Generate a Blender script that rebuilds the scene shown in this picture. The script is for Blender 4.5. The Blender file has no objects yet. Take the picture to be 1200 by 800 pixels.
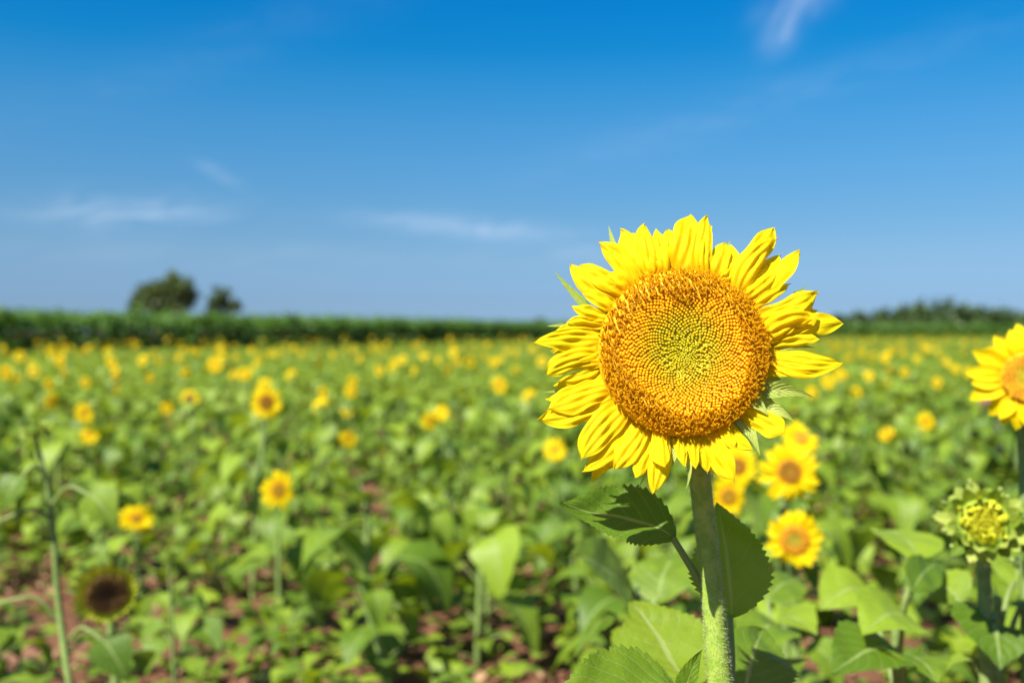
import bpy, math, random
import numpy as np
from mathutils import Vector, Matrix

# ------------------------------------------------------------------ camera, sky, sun, exposure
scene = bpy.context.scene
COL = scene.collection
R = math.radians
F = 1200 * 35.0 / 36.0            # focal length in pixels of the 1200-wide photograph
PITCH = math.atan(12 / F)
CAM_H = 1.3
FWD = np.array([0, math.cos(PITCH), -math.sin(PITCH)])
UPV = np.array([0, math.sin(PITCH), math.cos(PITCH)])


def at(px, py, Y):
    """the point at depth Y (metres) seen at a pixel of the photograph"""
    d = FWD + UPV * (-(py - 400) / F) + np.array([(px - 600) / F, 0, 0])
    return d * (Y / d[1]) + np.array([0, 0, CAM_H])


cam_data = bpy.data.cameras.new('camera')
cam = bpy.data.objects.new('camera', cam_data)
COL.objects.link(cam)
cam.location = (0, 0, CAM_H)
cam.rotation_euler = (math.pi / 2 - PITCH, 0, 0)
cam_data.lens = 35
cam_data.sensor_width = 36
cam_data.sensor_fit = 'HORIZONTAL'
cam_data.clip_start = 0.05
cam_data.clip_end = 5000
cam_data.dof.use_dof = True
cam_data.dof.focus_distance = 0.842
cam_data.dof.aperture_fstop = 3.6
cam_data.dof.aperture_blades = 0
scene.camera = cam

SUN_EL, SUN_ROT = R(51), R(221)
sd = np.array([math.sin(SUN_ROT) * math.cos(SUN_EL), math.cos(SUN_ROT) * math.cos(SUN_EL), math.sin(SUN_EL)])
sun_data = bpy.data.lights.new('sun', 'SUN')
sun_data.energy = 4.8
sun_data.angle = R(0.53)
sun_data.color = (1.0, 0.955, 0.88)
sun = bpy.data.objects.new('sun', sun_data)
COL.objects.link(sun)
sun.rotation_euler = Vector(sd).to_track_quat('Z', 'Y').to_euler()
sun.location = (-10, -20, 30)

world = bpy.data.worlds.new('World')
scene.world = world
world.use_nodes = True
wt = world.node_tree
wt.nodes.clear()


class NT:
    """small helper to write node trees"""
    def __init__(self, tree):
        self.t = tree

    def n(self, kind, **kw):
        nd = self.t.nodes.new(kind)
        for k, v in kw.items():
            if k == 'inp':
                for kk, vv in v.items():
                    self.set(nd.inputs[kk], vv)
            else:
                setattr(nd, k, v)
        return nd

    def set(self, sock, v):
        if isinstance(v, bpy.types.NodeSocket):
            self.t.links.new(v, sock)
        elif isinstance(v, bpy.types.Node):
            self.t.links.new(v.outputs[0], sock)
        else:
            sock.default_value = v

    def m(self, op, a, b=None, c=None, clamp=False):
        nd = self.t.nodes.new('ShaderNodeMath')
        nd.operation = op
        nd.use_clamp = clamp
        self.set(nd.inputs[0], a)
        if b is not None:
            self.set(nd.inputs[1], b)
        if c is not None:
            self.set(nd.inputs[2], c)
        return nd.outputs[0]

    def mix(self, fac, a, b, blend='MIX'):
        nd = self.t.nodes.new('ShaderNodeMix')
        nd.data_type = 'RGBA'
        nd.blend_type = blend
        self.set(nd.inputs[0], fac)
        self.set(nd.inputs[6], a if not isinstance(a, tuple) else (*a[:3], 1))
        self.set(nd.inputs[7], b if not isinstance(b, tuple) else (*b[:3], 1))
        return nd.outputs[2]

    def ramp(self, fac, stops, interp='LINEAR'):
        nd = self.t.nodes.new('ShaderNodeValToRGB')
        nd.color_ramp.interpolation = interp
        el = nd.color_ramp.elements
        while len(el) < len(stops):
            el.new(0.5)
        for e, (p, c) in zip(el, stops):
            e.position = p
            e.color = (*c, 1) if len(c) == 3 else c
        self.set(nd.inputs[0], fac)
        return nd.outputs[0]

    def smooth(self, v, a, b):
        nd = self.t.nodes.new('ShaderNodeMapRange')
        nd.interpolation_type = 'SMOOTHSTEP'
        self.set(nd.inputs[0], v)
        nd.inputs[1].default_value = a
        nd.inputs[2].default_value = b
        nd.inputs[3].default_value = 0
        nd.inputs[4].default_value = 1
        return nd.outputs[0]


W = NT(wt)
sky = W.n('ShaderNodeTexSky', sky_type='NISHITA', sun_disc=False, sun_elevation=SUN_EL, sun_rotation=SUN_ROT,
          altitude=300, air_density=0.85, dust_density=0.1, ozone_density=4.0)
hsv = W.n('ShaderNodeHueSaturation', inp={'Hue': 0.487, 'Saturation': 1.25, 'Value': 1.25, 'Color': sky.outputs[0]})
tc = W.n('ShaderNodeTexCoord')
sep = W.n('ShaderNodeSeparateXYZ', inp={0: tc.outputs['Generated']})
az = W.m('ARCTAN2', sep.outputs[0], sep.outputs[1])
el = W.m('ARCSINE', sep.outputs[2])
# thin cirrus: long streaky noise on the dome, gathered in a few banks
mp = W.n('ShaderNodeCombineXYZ', inp={0: W.m('MULTIPLY', az, 11.0), 1: W.m('ADD', W.m('MULTIPLY', el, 46.0), W.m('MULTIPLY', az, -5.0)), 2: 3.1})
nz = W.n('ShaderNodeTexNoise', inp={'Vector': mp.outputs[0], 'Scale': 1.0, 'Detail': 7.0, 'Roughness': 0.58, 'Distortion': 1.1})
wisp = W.smooth(nz.outputs[0], 0.28, 0.80)


def bank(px, py, wpx, hpx, slope=0.0):
    a0 = math.atan((px - 600) / F)
    e0 = math.atan((388 - py) / F) * math.cos(a0)
    da = W.m('SUBTRACT', az, a0)
    de = W.m('SUBTRACT', W.m('SUBTRACT', el, e0), W.m('MULTIPLY', da, slope))
    q = W.m('ADD', W.m('POWER', W.m('ABSOLUTE', W.m('DIVIDE', da, wpx / F)), 2.0), W.m('POWER', W.m('ABSOLUTE', W.m('DIVIDE', de, hpx / F)), 2.0))
    return W.m('EXPONENT', W.m('MULTIPLY', q, -1.0))


cl = None
for b, k in (((150, 247, 90, 18), 0.85), ((545, 266, 115, 12, -0.08), 0.6), ((690, 297, 30, 10), 0.6), ((262, 208, 24, 8, -0.5), 0.42), ((900, 120, 260, 22, 0.25), 0.12), ((250, 60, 260, 30, 0.4), 0.06), ((300, 300, 300, 16), 0.14)):
    v = W.m('MULTIPLY', bank(*b), k)
    cl = v if cl is None else W.m('ADD', cl, v)
mp2 = W.n('ShaderNodeCombineXYZ', inp={0: W.m('MULTIPLY', az, 13.0), 1: W.m('ADD', W.m('MULTIPLY', el, 17.0), W.m('MULTIPLY', az, -9.0)), 2: 7.7})
nz2 = W.n('ShaderNodeTexNoise', inp={'Vector': mp2.outputs[0], 'Scale': 1.6, 'Detail': 8.0, 'Roughness': 0.6, 'Distortion': 0.8})
puff = W.m('ADD', W.smooth(nz2.outputs[0], 0.28, 0.76), 0.16)
cl2 = W.m('MULTIPLY', W.m('ADD', W.m('MULTIPLY', bank(936, 2, 36, 20, 0.35), 1.0), W.m('MULTIPLY', bank(910, 48, 19, 15, 0.3), 0.62)), puff)
cloud = W.m('MULTIPLY', W.m('ADD', W.m('MULTIPLY', cl2, 0.8), W.m('MULTIPLY', cl, W.m('ADD', W.m('MULTIPLY', wisp, 1.15), 0.06))), 0.62, clamp=True)
TINT = [(0.003, (0.195, 0.31, 0.565)), (0.065, (0.262, 0.332, 0.505)), (0.151, (0.422, 0.43, 0.51)), (0.235, (0.462, 0.498, 0.555)), (0.319, (0.474, 0.569, 0.634)), (0.402, (0.421, 0.619, 0.7)), (0.484, (0.249, 0.64, 0.756)), (0.548, (0.079, 0.619, 0.789)), (0.636, (0.033, 0.619, 0.843)), (0.80, (0.45, 0.80, 0.98)), (1.0, (0.95, 1.0, 1.08))]  # last two stops, overhead and out of frame, are brightened for added ambient fill
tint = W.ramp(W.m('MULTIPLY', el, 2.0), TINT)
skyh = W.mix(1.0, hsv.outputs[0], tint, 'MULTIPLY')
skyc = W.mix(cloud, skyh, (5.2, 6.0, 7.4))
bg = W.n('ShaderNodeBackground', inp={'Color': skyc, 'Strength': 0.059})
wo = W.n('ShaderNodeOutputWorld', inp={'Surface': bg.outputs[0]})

scene.view_settings.view_transform = 'Standard'
scene.view_settings.look = 'None'
scene.view_settings.exposure = 1.3
scene.view_settings.gamma = 1.0
scene.render.engine = 'CYCLES'
scene.cycles.use_denoising = True
scene.cycles.max_bounces = 8
scene.cycles.transparent_max_bounces = 8
scene.cycles.sample_clamp_indirect = 6

# ------------------------------------------------------------------ materials


def mat(name):
    m = bpy.data.materials.new(name)
    m.use_nodes = True
    m.node_tree.nodes.clear()
    return m, NT(m.node_tree)


def finish(T, base, rough=0.6, transl=0.0, tcol=None, spec=0.3, bump=None, bstr=0.3, bdist=0.001):
    p = T.n('ShaderNodeBsdfPrincipled', inp={'Base Color': base, 'Roughness': rough, 'Specular IOR Level': spec})
    nrm = None
    if bump is not None:
        b = T.n('ShaderNodeBump', inp={'Height': bump, 'Strength': bstr, 'Distance': bdist})
        T.set(p.inputs['Normal'], b.outputs[0])
        nrm = b.outputs[0]
    out = T.n('ShaderNodeOutputMaterial')
    if transl > 0:
        tr = T.n('ShaderNodeBsdfTranslucent', inp={'Color': tcol if tcol is not None else base})
        mx = T.n('ShaderNodeMixShader', inp={0: transl, 1: p.outputs[0], 2: tr.outputs[0]})
        T.set(out.inputs[0], mx.outputs[0])
    else:
        T.set(out.inputs[0], p.outputs[0])


def leaf_material(name, c_dark, c_light, c_vein, transl, tboost=(1.6, 1.35, 0.35), back=(0.17, 0.24, 0.07)):
    m, T = mat(name)
    a = T.n('ShaderNodeAttribute', attribute_name='uvw')
    s = T.n('ShaderNodeSeparateXYZ', inp={0: a.outputs['Vector']})
    u, v, rnd = s.outputs
    oi = T.n('ShaderNodeObjectInfo')
    au = T.m('ABSOLUTE', u)
    # lateral veins leave the midrib at an angle
    ph = T.m('FRACT', T.m('ADD', T.m('MULTIPLY', v, 7.0), T.m('MULTIPLY', au, -2.2)))
    tri = T.m('ABSOLUTE', T.m('SUBTRACT', ph, 0.5))
    lat = T.m('SUBTRACT', 1.0, T.smooth(tri, 0.0, 0.07))
    midr = T.m('SUBTRACT', 1.0, T.smooth(au, 0.025, 0.075))
    isblade = T.m('GREATER_THAN', v, 0.0)
    vein = T.m('MULTIPLY', T.m('MAXIMUM', midr, T.m('MULTIPLY', lat, 0.45)), 1.0)
    geo = T.n('ShaderNodeNewGeometry')
    tco = T.n('ShaderNodeTexCoord')
    nz = T.n('ShaderNodeTexNoise', inp={'Vector': tco.outputs['Object'], 'Scale': 38.0, 'Detail': 4.0})
    fine = T.n('ShaderNodeTexNoise', inp={'Vector': tco.outputs['Object'], 'Scale': 420.0, 'Detail': 3.0})
    var = T.m('ADD', T.m('ADD', T.m('MULTIPLY', nz.outputs[0], 0.5), T.m('MULTIPLY', rnd, 0.45)), T.m('MULTIPLY', oi.outputs['Random'], 0.35))
    base = T.mix(T.smooth(var, 0.38, 0.98), c_dark, c_light)
    base = T.mix(T.m('MULTIPLY', T.smooth(fine.outputs[0], 0.5, 0.75), 0.25), base, c_light)
    base = T.mix(T.m('MULTIPLY', vein, 0.75), base, c_vein)
    base = T.mix(isblade, c_vein, base)
    spot = T.n('ShaderNodeTexNoise', inp={'Vector': tco.outputs['Object'], 'Scale': 95.0, 'Detail': 2.0})
    base = T.mix(T.m('MULTIPLY', T.smooth(spot.outputs[0], 0.70, 0.74), 0.6), base, (0.20, 0.17, 0.05))
    front = T.mix(T.m('MULTIPLY', geo.outputs['Backfacing'], 0.6), base, back)
    h = T.m('ADD', T.m('MULTIPLY', vein, -0.7), T.m('MULTIPLY', fine.outputs[0], 0.6))
    h = T.m('ADD', h, T.m('MULTIPLY', tri, 1.2))
    h = T.m('ADD', h, T.m('MULTIPLY', spot.outputs[0], 2.0))
    tcol = T.mix(1.0, base, tboost, 'MULTIPLY')
    finish(T, front, 0.5, transl, tcol, 0.35, h, 0.5, 0.0015)
    return m


M = {}
M['leaf'] = leaf_material('sunflower_leaf', (0.072, 0.140, 0.006), (0.215, 0.310, 0.016), (0.26, 0.34, 0.10), 0.36)
M['leaf_hero'] = leaf_material('young_leaf', (0.105, 0.20, 0.012), (0.21, 0.31, 0.018), (0.30, 0.38, 0.11), 0.50)
M['leaf_far'] = leaf_material('canopy_leaf', (0.090, 0.165, 0.010), (0.20, 0.285, 0.022), (0.20, 0.30, 0.07), 0.33)
M['crop'] = leaf_material('crop_leaf', (0.045, 0.115, 0.014), (0.10, 0.20, 0.028), (0.08, 0.17, 0.03), 0.3)


def simple(name, c1, c2, scale=60, rough=0.6, transl=0.0, spec=0.25, bstr=0.3, bdist=0.001, detail=4):
    m, T = mat(name)
    tco = T.n('ShaderNodeTexCoord')
    nz = T.n('ShaderNodeTexNoise', inp={'Vector': tco.outputs['Object'], 'Scale': scale, 'Detail': detail})
    base = T.mix(T.smooth(nz.outputs[0], 0.35, 0.65), c1, c2)
    finish(T, base, rough, transl, None, spec, nz.outputs[0], bstr, bdist)
    return m


def colattr(name, rough=0.6, transl=0.0, spec=0.25, noise=0.25, scale=900):
    """colour comes from the pigment stored per floret or per part"""
    m, T = mat(name)
    a = T.n('ShaderNodeAttribute', attribute_name='Col')
    tco = T.n('ShaderNodeTexCoord')
    nz = T.n('ShaderNodeTexNoise', inp={'Vector': tco.outputs['Object'], 'Scale': scale, 'Detail': 2.0})
    k = T.m('ADD', 1.0 - noise * 0.5, T.m('MULTIPLY', nz.outputs[0], noise))
    base = T.n('ShaderNodeVectorMath', operation='SCALE', inp={0: a.outputs['Color'], 'Scale': k})
    finish(T, base.outputs[0], rough, transl, None, spec)
    return m


M['floret'] = colattr('floret_pigment', 0.55, 0.42)
M['pigment'] = colattr('plant_pigment', 0.65, 0.1, scale=120)


def petal_material():
    m, T = mat('ray_petal')
    a = T.n('ShaderNodeAttribute', attribute_name='uvw')
    s = T.n('ShaderNodeSeparateXYZ', inp={0: a.outputs['Vector']})
    u, v, rnd = s.outputs
    cv = T.n('ShaderNodeCombineXYZ', inp={0: T.m('MULTIPLY', u, 11.0), 1: T.m('MULTIPLY', v, 1.3), 2: T.m('MULTIPLY', rnd, 37.0)})
    st = T.n('ShaderNodeTexNoise', inp={'Vector': cv.outputs[0], 'Scale': 1.6, 'Detail': 5.0, 'Roughness': 0.6})
    base = T.mix(T.smooth(v, 0.0, 0.33), (0.84, 0.50, 0.001), (0.86, 0.67, 0.003))
    base = T.mix(T.m('MULTIPLY', T.smooth(st.outputs[0], 0.48, 0.78), 0.55), base, (0.78, 0.50, 0.001))
    base = T.mix(T.m('MULTIPLY', rnd, 0.25), base, (0.90, 0.74, 0.006))
    finish(T, base, 0.55, 0.43, T.mix(1.0, base, (1.0, 0.92, 0.2), 'MULTIPLY'), 0.12, st.outputs[0], 0.6, 0.0015)
    return m


M['petal'] = petal_material()
M['petal_far'] = simple('far_petal', (0.82, 0.56, 0.001), (0.86, 0.68, 0.003), 60, 0.55, 0.4)
M['stem'] = simple('stem_skin', (0.20, 0.32, 0.028), (0.30, 0.40, 0.060), 130, 0.6, 0.0, 0.25, 0.5, 0.001)
M['stalk'] = simple('field_stalk', (0.13, 0.20, 0.045), (0.19, 0.26, 0.07), 90, 0.7)
M['hair'] = simple('stem_hair', (0.6, 0.64, 0.36), (0.7, 0.74, 0.45), 50, 0.6, 0.3)
M['bract'] = leaf_material('bract_green', (0.24, 0.32, 0.035), (0.38, 0.45, 0.08), (0.42, 0.48, 0.14), 0.3)
M['dry'] = simple('dry_leaf', (0.20, 0.10, 0.05), (0.42, 0.27, 0.15), 25, 0.8, 0.15)
M['bark'] = simple('bark', (0.09, 0.06, 0.04), (0.16, 0.12, 0.08), 6, 0.9, 0, 0.2, 0.6, 0.05)
M['tree_a'] = leaf_material('tree_leaf', (0.028, 0.062, 0.012), (0.075, 0.11, 0.022), (0.06, 0.07, 0.02), 0.2)
M['tree_b'] = leaf_material('wood_leaf', (0.020, 0.050, 0.014), (0.05, 0.095, 0.022), (0.05, 0.08, 0.02), 0.2)
M['stone'] = simple('pale_stone', (0.30, 0.25, 0.14), (0.40, 0.34, 0.21), 30, 0.85, 0, 0.2, 0.6, 0.004)


def soil_material():
    m, T = mat('red_soil')
    tco = T.n('ShaderNodeTexCoord')
    n1 = T.n('ShaderNodeTexNoise', inp={'Vector': tco.outputs['Object'], 'Scale': 2.2, 'Detail': 8.0, 'Roughness': 0.65})
    n2 = T.n('ShaderNodeTexNoise', inp={'Vector': tco.outputs['Object'], 'Scale': 26.0, 'Detail': 6.0, 'Roughness': 0.7})
    vo = T.n('ShaderNodeTexVoronoi', inp={'Vector': tco.outputs['Object'], 'Scale': 17.0})
    base = T.ramp(n1.outputs[0], [(0.3, (0.10, 0.043, 0.022)), (0.55, (0.165, 0.078, 0.044)), (0.75, (0.23, 0.125, 0.078))])
    base = T.mix(T.smooth(n2.outputs[0], 0.45, 0.7), base, (0.12, 0.056, 0.031))
    h = T.m('ADD', T.m('MULTIPLY', n2.outputs[0], 1.0), T.m('MULTIPLY', vo.outputs['Distance'], 0.9))
    finish(T, base, 0.95, 0, None, 0.1, h, 0.9, 0.02)
    return m


M['soil'] = soil_material()
M['grass'] = simple('field_grass', (0.05, 0.11, 0.02), (0.10, 0.17, 0.03), 0.6, 0.9, 0, 0.1)


def flat_mat(name, c, rough=0.8):
    c2 = tuple(min(1, x * 1.15) for x in c)
    return simple(name, c, c2, 40, rough)


# ------------------------------------------------------------------ mesh helpers
RNG = np.random.default_rng(11)
random.seed(5)


def nrm(v):
    v = np.asarray(v, float)
    return v / (np.linalg.norm(v) + 1e-12)


class MB:
    """collects pieces (vertices, faces, per-vertex uvw and colour, material slot) into one mesh"""
    def __init__(self):
        self.v, self.uvw, self.col, self.f4, self.f3, self.m4, self.m3, self.n = [], [], [], [], [], [], [], 0

    def add(self, v, faces, uvw=None, col=(1, 1, 1), mi=0):
        v = np.asarray(v, float).reshape(-1, 3)
        k = len(v)
        self.v.append(v)
        self.uvw.append(np.zeros((k, 3)) if uvw is None else np.asarray(uvw, float).reshape(-1, 3))
        c = np.asarray(col, float)
        self.col.append(np.tile(c, (k, 1)) if c.ndim == 1 else c)
        faces = np.asarray(faces, int)
        if faces.size:
            if faces.shape[1] == 4:
                self.f4.append(faces + self.n)
                self.m4.append(np.full(len(faces), mi))
            else:
                self.f3.append(faces + self.n)
                self.m3.append(np.full(len(faces), mi))
        self.n += k
        return self

    def build(self, name, mats, parent=None, smooth=True):
        me = bpy.data.meshes.new(name)
        v = np.concatenate(self.v) if self.v else np.zeros((0, 3))
        f4 = np.concatenate(self.f4) if self.f4 else np.zeros((0, 4), int)
        f3 = np.concatenate(self.f3) if self.f3 else np.zeros((0, 3), int)
        mi = np.concatenate(self.m4 + self.m3) if (self.m4 or self.m3) else np.zeros(0, int)
        nl = f4.size + f3.size
        me.vertices.add(len(v))
        me.vertices.foreach_set('co', v.astype(np.float32).ravel())
        me.loops.add(nl)
        me.loops.foreach_set('vertex_index', np.concatenate([f4.ravel(), f3.ravel()]).astype(np.int32))
        np_ = len(f4) + len(f3)
        me.polygons.add(np_)
        tot = np.concatenate([np.full(len(f4), 4), np.full(len(f3), 3)]).astype(np.int32)
        st = np.concatenate([[0], np.cumsum(tot)[:-1]]).astype(np.int32) if np_ else np.zeros(0, np.int32)
        me.polygons.foreach_set('loop_start', st)
        me.polygons.foreach_set('material_index', mi.astype(np.int32))
        me.update(calc_edges=True)
        me.validate()
        if smooth:
            me.shade_smooth()
        a = me.attributes.new('uvw', 'FLOAT_VECTOR', 'POINT')
        a.data.foreach_set('vector', np.concatenate(self.uvw).astype(np.float32).ravel())
        c = np.concatenate(self.col)
        c = np.concatenate([c, np.ones((len(c), 1))], 1)
        a = me.attributes.new('Col', 'FLOAT_COLOR', 'POINT')
        a.data.foreach_set('color', c.astype(np.float32).ravel())
        for mm in (mats if isinstance(mats, (list, tuple)) else [mats]):
            me.materials.append(mm)
        o = bpy.data.objects.new(name, me)
        COL.objects.link(o)
        if parent is not None:
            o.parent = parent
        return o


def grid_faces(nt, ns, closed=False):
    i = np.arange(nt - 1)[:, None]
    j = np.arange(ns if closed else ns - 1)[None, :]
    j2 = (j + 1) % ns
    a = i * ns + j
    b = i * ns + j2
    c = (i + 1) * ns + j2
    d = (i + 1) * ns + j
    return np.stack([a, b, c, d], -1).reshape(-1, 4)


def bez(pts, t):
    """smooth curve through control points (Bezier of any degree)"""
    p = [np.asarray(q, float)[None, :] * np.ones((len(t), 1)) for q in pts]
    tt = t[:, None]
    while len(p) > 1:
        p = [p[i] * (1 - tt) + p[i + 1] * tt for i in range(len(p) - 1)]
    return p[0]


def prof_petal(t, base=0.5, peak=0.5, tip=2.0):
    a = base + (1 - base) * np.sin(np.clip(t / peak, 0, 1) * math.pi / 2)
    b = 1 - np.clip((t - peak) / (1 - peak), 0, 1) ** tip
    return np.where(t < peak, a, b)


def prof_leaf(t):
    a = np.sin(np.clip(t / 0.34, 0, 1) * math.pi / 2) ** 0.7
    b = (1 - np.clip((t - 0.34) / 0.66, 0, 1) ** 1.5) ** 1.05
    return np.where(t < 0.34, a, b)


def blade(mb, pts, normal, width, prof, nt=10, ns=7, fold=0.0, curl=0.0, ridge=0.0, nridge=3, serr=0.0, nserr=14,
          wave=0.0, heart=0.0, mi=0, rnd=None, col=(1, 1, 1), twist=0.0, jag=0.0, asym=0.0, notch=0.0):
    """a leaf, petal or bract: centre line through pts, cross direction from the normal"""
    rnd = RNG.random() if rnd is None else rnd
    t = np.linspace(0, 1, nt)
    s = np.linspace(-1, 1, ns)
    c = bez(pts, t)
    tan = np.gradient(c, axis=0)
    tan /= np.linalg.norm(tan, axis=1)[:, None] + 1e-12
    nn = np.tile(nrm(normal), (nt, 1))
    nn = nn - (nn * tan).sum(1)[:, None] * tan
    nn /= np.linalg.norm(nn, axis=1)[:, None] + 1e-12
    sd_ = np.cross(tan, nn)
    if twist:
        an = (twist * t)[:, None]
        sd_, nn = sd_ * np.cos(an) + nn * np.sin(an), nn * np.cos(an) - sd_ * np.sin(an)
    w = prof(t) * width * 0.5
    if serr:
        saw = (t * nserr + rnd) % 1.0
        w2 = w * (1 + serr * (saw - 0.5))
    else:
        w2 = w
    S, Tt = np.meshgrid(s, t)
    ww = w[:, None] + (w2 - w)[:, None] * np.abs(S) ** 3
    if jag:
        ww = ww * (1 + jag * np.sin(Tt * 9 + rnd * 30) * np.abs(S))
    if asym:
        ww = ww * (1 + asym * S * np.sin(math.pi * Tt))
    L = np.linalg.norm(np.asarray(pts[-1], float) - np.asarray(pts[0], float))
    off = fold * np.abs(S) * ww + curl * (S ** 2) * ww
    if ridge:
        off = off + ridge * np.cos(S * math.pi * nridge + rnd * 2) * np.sin(math.pi * np.clip(Tt * 1.1, 0, 1)) * (1 - 0.35 * np.abs(S))
    if wave:
        off = off + wave * L * (np.sin(Tt * 7 + rnd * 20 + S * 1.7) * (0.3 + 0.7 * np.abs(S)) + 0.4 * np.sin(Tt * 15 + rnd * 9 + S * 4))
    back = heart * width * np.abs(S) ** 1.5 * np.clip(1 - Tt * 3.2, 0, 1)
    if notch:
        back = back - notch * L * np.abs(np.sin(S * 2.2 + rnd * 9)) * Tt ** 6
    P = c[:, None, :] + sd_[:, None, :] * (S * ww)[..., None] + nn[:, None, :] * off[..., None] - tan[:, None, :] * back[..., None]
    uvw = np.stack([S, np.clip(Tt, 0.002, 1), np.full_like(S, rnd)], -1)
    mb.add(P, grid_faces(nt, ns), uvw, col, mi)


def tube(mb, pts, radii, ns=8, mi=0, col=(1, 1, 1), nt=None, curve=True, cap=True):
    pts = np.asarray(pts, float)
    radii = np.asarray(radii, float)
    if curve:
        nt = nt or 14
        t = np.linspace(0, 1, nt)
        k = len(pts)
        # Catmull-Rom through the points
        q = np.concatenate([[2 * pts[0] - pts[1]], pts, [2 * pts[-1] - pts[-2]]])
        x = t * (k - 1)
        i = np.clip(x.astype(int), 0, k - 2)
        f = (x - i)[:, None]
        p0, p1, p2, p3 = q[i], q[i + 1], q[i + 2], q[i + 3]
        c = 0.5 * (2 * p1 + (p2 - p0) * f + (2 * p0 - 5 * p1 + 4 * p2 - p3) * f ** 2 + (3 * p1 - p0 - 3 * p2 + p3) * f ** 3)
        r = np.interp(x, np.arange(k), radii)
    else:
        c, r = pts, radii
        nt = len(c)
    tan = np.gradient(c, axis=0)
    tan /= np.linalg.norm(tan, axis=1)[:, None] + 1e-12
    ref = np.array([1.0, 0.13, 0.07]) if abs(tan[0][0]) < 0.8 else np.array([0.1, 1.0, 0.1])
    a = np.cross(tan, ref)
    a /= np.linalg.norm(a, axis=1)[:, None] + 1e-12
    b = np.cross(tan, a)
    th = np.linspace(0, 2 * math.pi, ns, endpoint=False)
    P = c[:, None, :] + r[:, None, None] * (a[:, None, :] * np.cos(th)[None, :, None] + b[:, None, :] * np.sin(th)[None, :, None])
    base = mb.n
    mb.add(P, grid_faces(nt, ns, True), np.tile([0.5, -1, 0.5], (nt * ns, 1)), col, mi)
    if cap:
        for k_, e in ((0, c[0]), (nt - 1, c[-1])):
            ring = P[k_]
            j = np.arange(ns)
            vv = np.concatenate([ring, [e + tan[k_] * (r[k_] * (0.3 if k_ else -0.3))]])
            mb.add(vv, np.stack([j, (j + 1) % ns, np.full(ns, ns)], 1), np.tile([0.5, -1, 0.5], (ns + 1, 1)), col, mi)
    return c, r


def lathe(mb, prof, n, origin, ex, ey, ez, col=(1, 1, 1), mi=0):
    """prof: list of (radius, height) spun about ez"""
    th = np.linspace(0, 2 * math.pi, n, endpoint=False)
    ex, ey, ez, origin = map(lambda q: np.asarray(q, float), (ex, ey, ez, origin))
    P = []
    for r, z in prof:
        P.append(origin + ez * z + r * (np.cos(th)[:, None] * ex + np.sin(th)[:, None] * ey))
    P = np.array(P)
    c = col
    if isinstance(col, list):
        c = np.repeat(np.array(col), n, 0)
    mb.add(P, grid_faces(len(prof), n, True), np.tile([0.5, 0.5, 0.5], (len(prof) * n, 1)), c, mi)


def empty(name, loc=(0, 0, 0), rz=0.0, scale=1.0):
    o = bpy.data.objects.new(name, None)
    COL.objects.link(o)
    o.location = loc
    o.rotation_euler = (0, 0, rz)
    o.scale = (scale,) * 3
    o.empty_display_size = 0.05
    return o


def tag(o, label=None, cat=None, group=None, kind=None):
    if label:
        o['label'] = label
    if cat:
        o['category'] = cat
    if group:
        o['group'] = group
    if kind:
        o['kind'] = kind
    return o


def copy_tree(o, parent=None):
    c = o.copy()
    COL.objects.link(c)
    if parent is not None:
        c.parent = parent
    for ch in o.children:
        copy_tree(ch, c)
    return c


def remove_tree(o):
    for ch in list(o.children):
        remove_tree(ch)
    bpy.data.objects.remove(o)


# ------------------------------------------------------------------ the setting: soil
def hills(x, y):
    return 0.018 * np.sin(x * 5.1 + 0.6 * np.sin(y * 3)) + 0.012 * np.sin(y * 7.3 + x * 2.1) + 0.02 * np.sin(x * 1.3 + y * 0.9)


def ground():
    mb = MB()
    xs = np.concatenate([[-3000, -600, -150, -40], np.linspace(-9, 9, 121), [40, 150, 600, 3000]])
    ys = np.concatenate([[-3000, -300, -40, -6], np.linspace(-1, 14, 121), [40, 100, 300, 900, 3500]])
    X, Y = np.meshgrid(xs, ys)
    near = np.exp(-(np.maximum(np.abs(X) - 7, 0) ** 2 + np.maximum(Y - 11, 0) ** 2 + np.maximum(-Y, 0) ** 2) / 4)
    Z = (hills(X, Y) + 0.03 * (RNG.random(X.shape) - 0.5)) * near
    mb.add(np.stack([X, Y, Z], -1), grid_faces(len(ys), len(xs)))
    o = mb.build('ground', M['soil'])
    tag(o, 'bare reddish brown soil under the sunflower plants', None, None, 'structure')


ground()

# clods, dry leaves and low weeds on the soil


def clods():
    mb = MB()
    for _ in range(1500):
        y = 1.6 + 7 * RNG.random() ** 1.3
        x = (RNG.random() - 0.5) * (1.15 * y + 1)
        r = 0.008 + 0.03 * RNG.random() ** 2.5
        th = np.linspace(0, 2 * math.pi, 6, endpoint=False)
        P = []
        for zz, rr in ((-0.3, 0.8), (0.25, 1.0), (0.7, 0.6), (0.85, 0.05)):
            P.append(np.stack([np.cos(th) * rr * r, np.sin(th) * rr * r, np.full(6, zz * r)], 1) + (RNG.random((6, 3)) - 0.5) * r * 0.5)
        mb.add(np.array(P) + np.array([x, y, hills(x, y)]), grid_faces(4, 6, True))
    tag(mb.build('soil_clods', M['soil'], None, False), 'loose red soil clods scattered between the plants', None, None, 'stuff')


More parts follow.
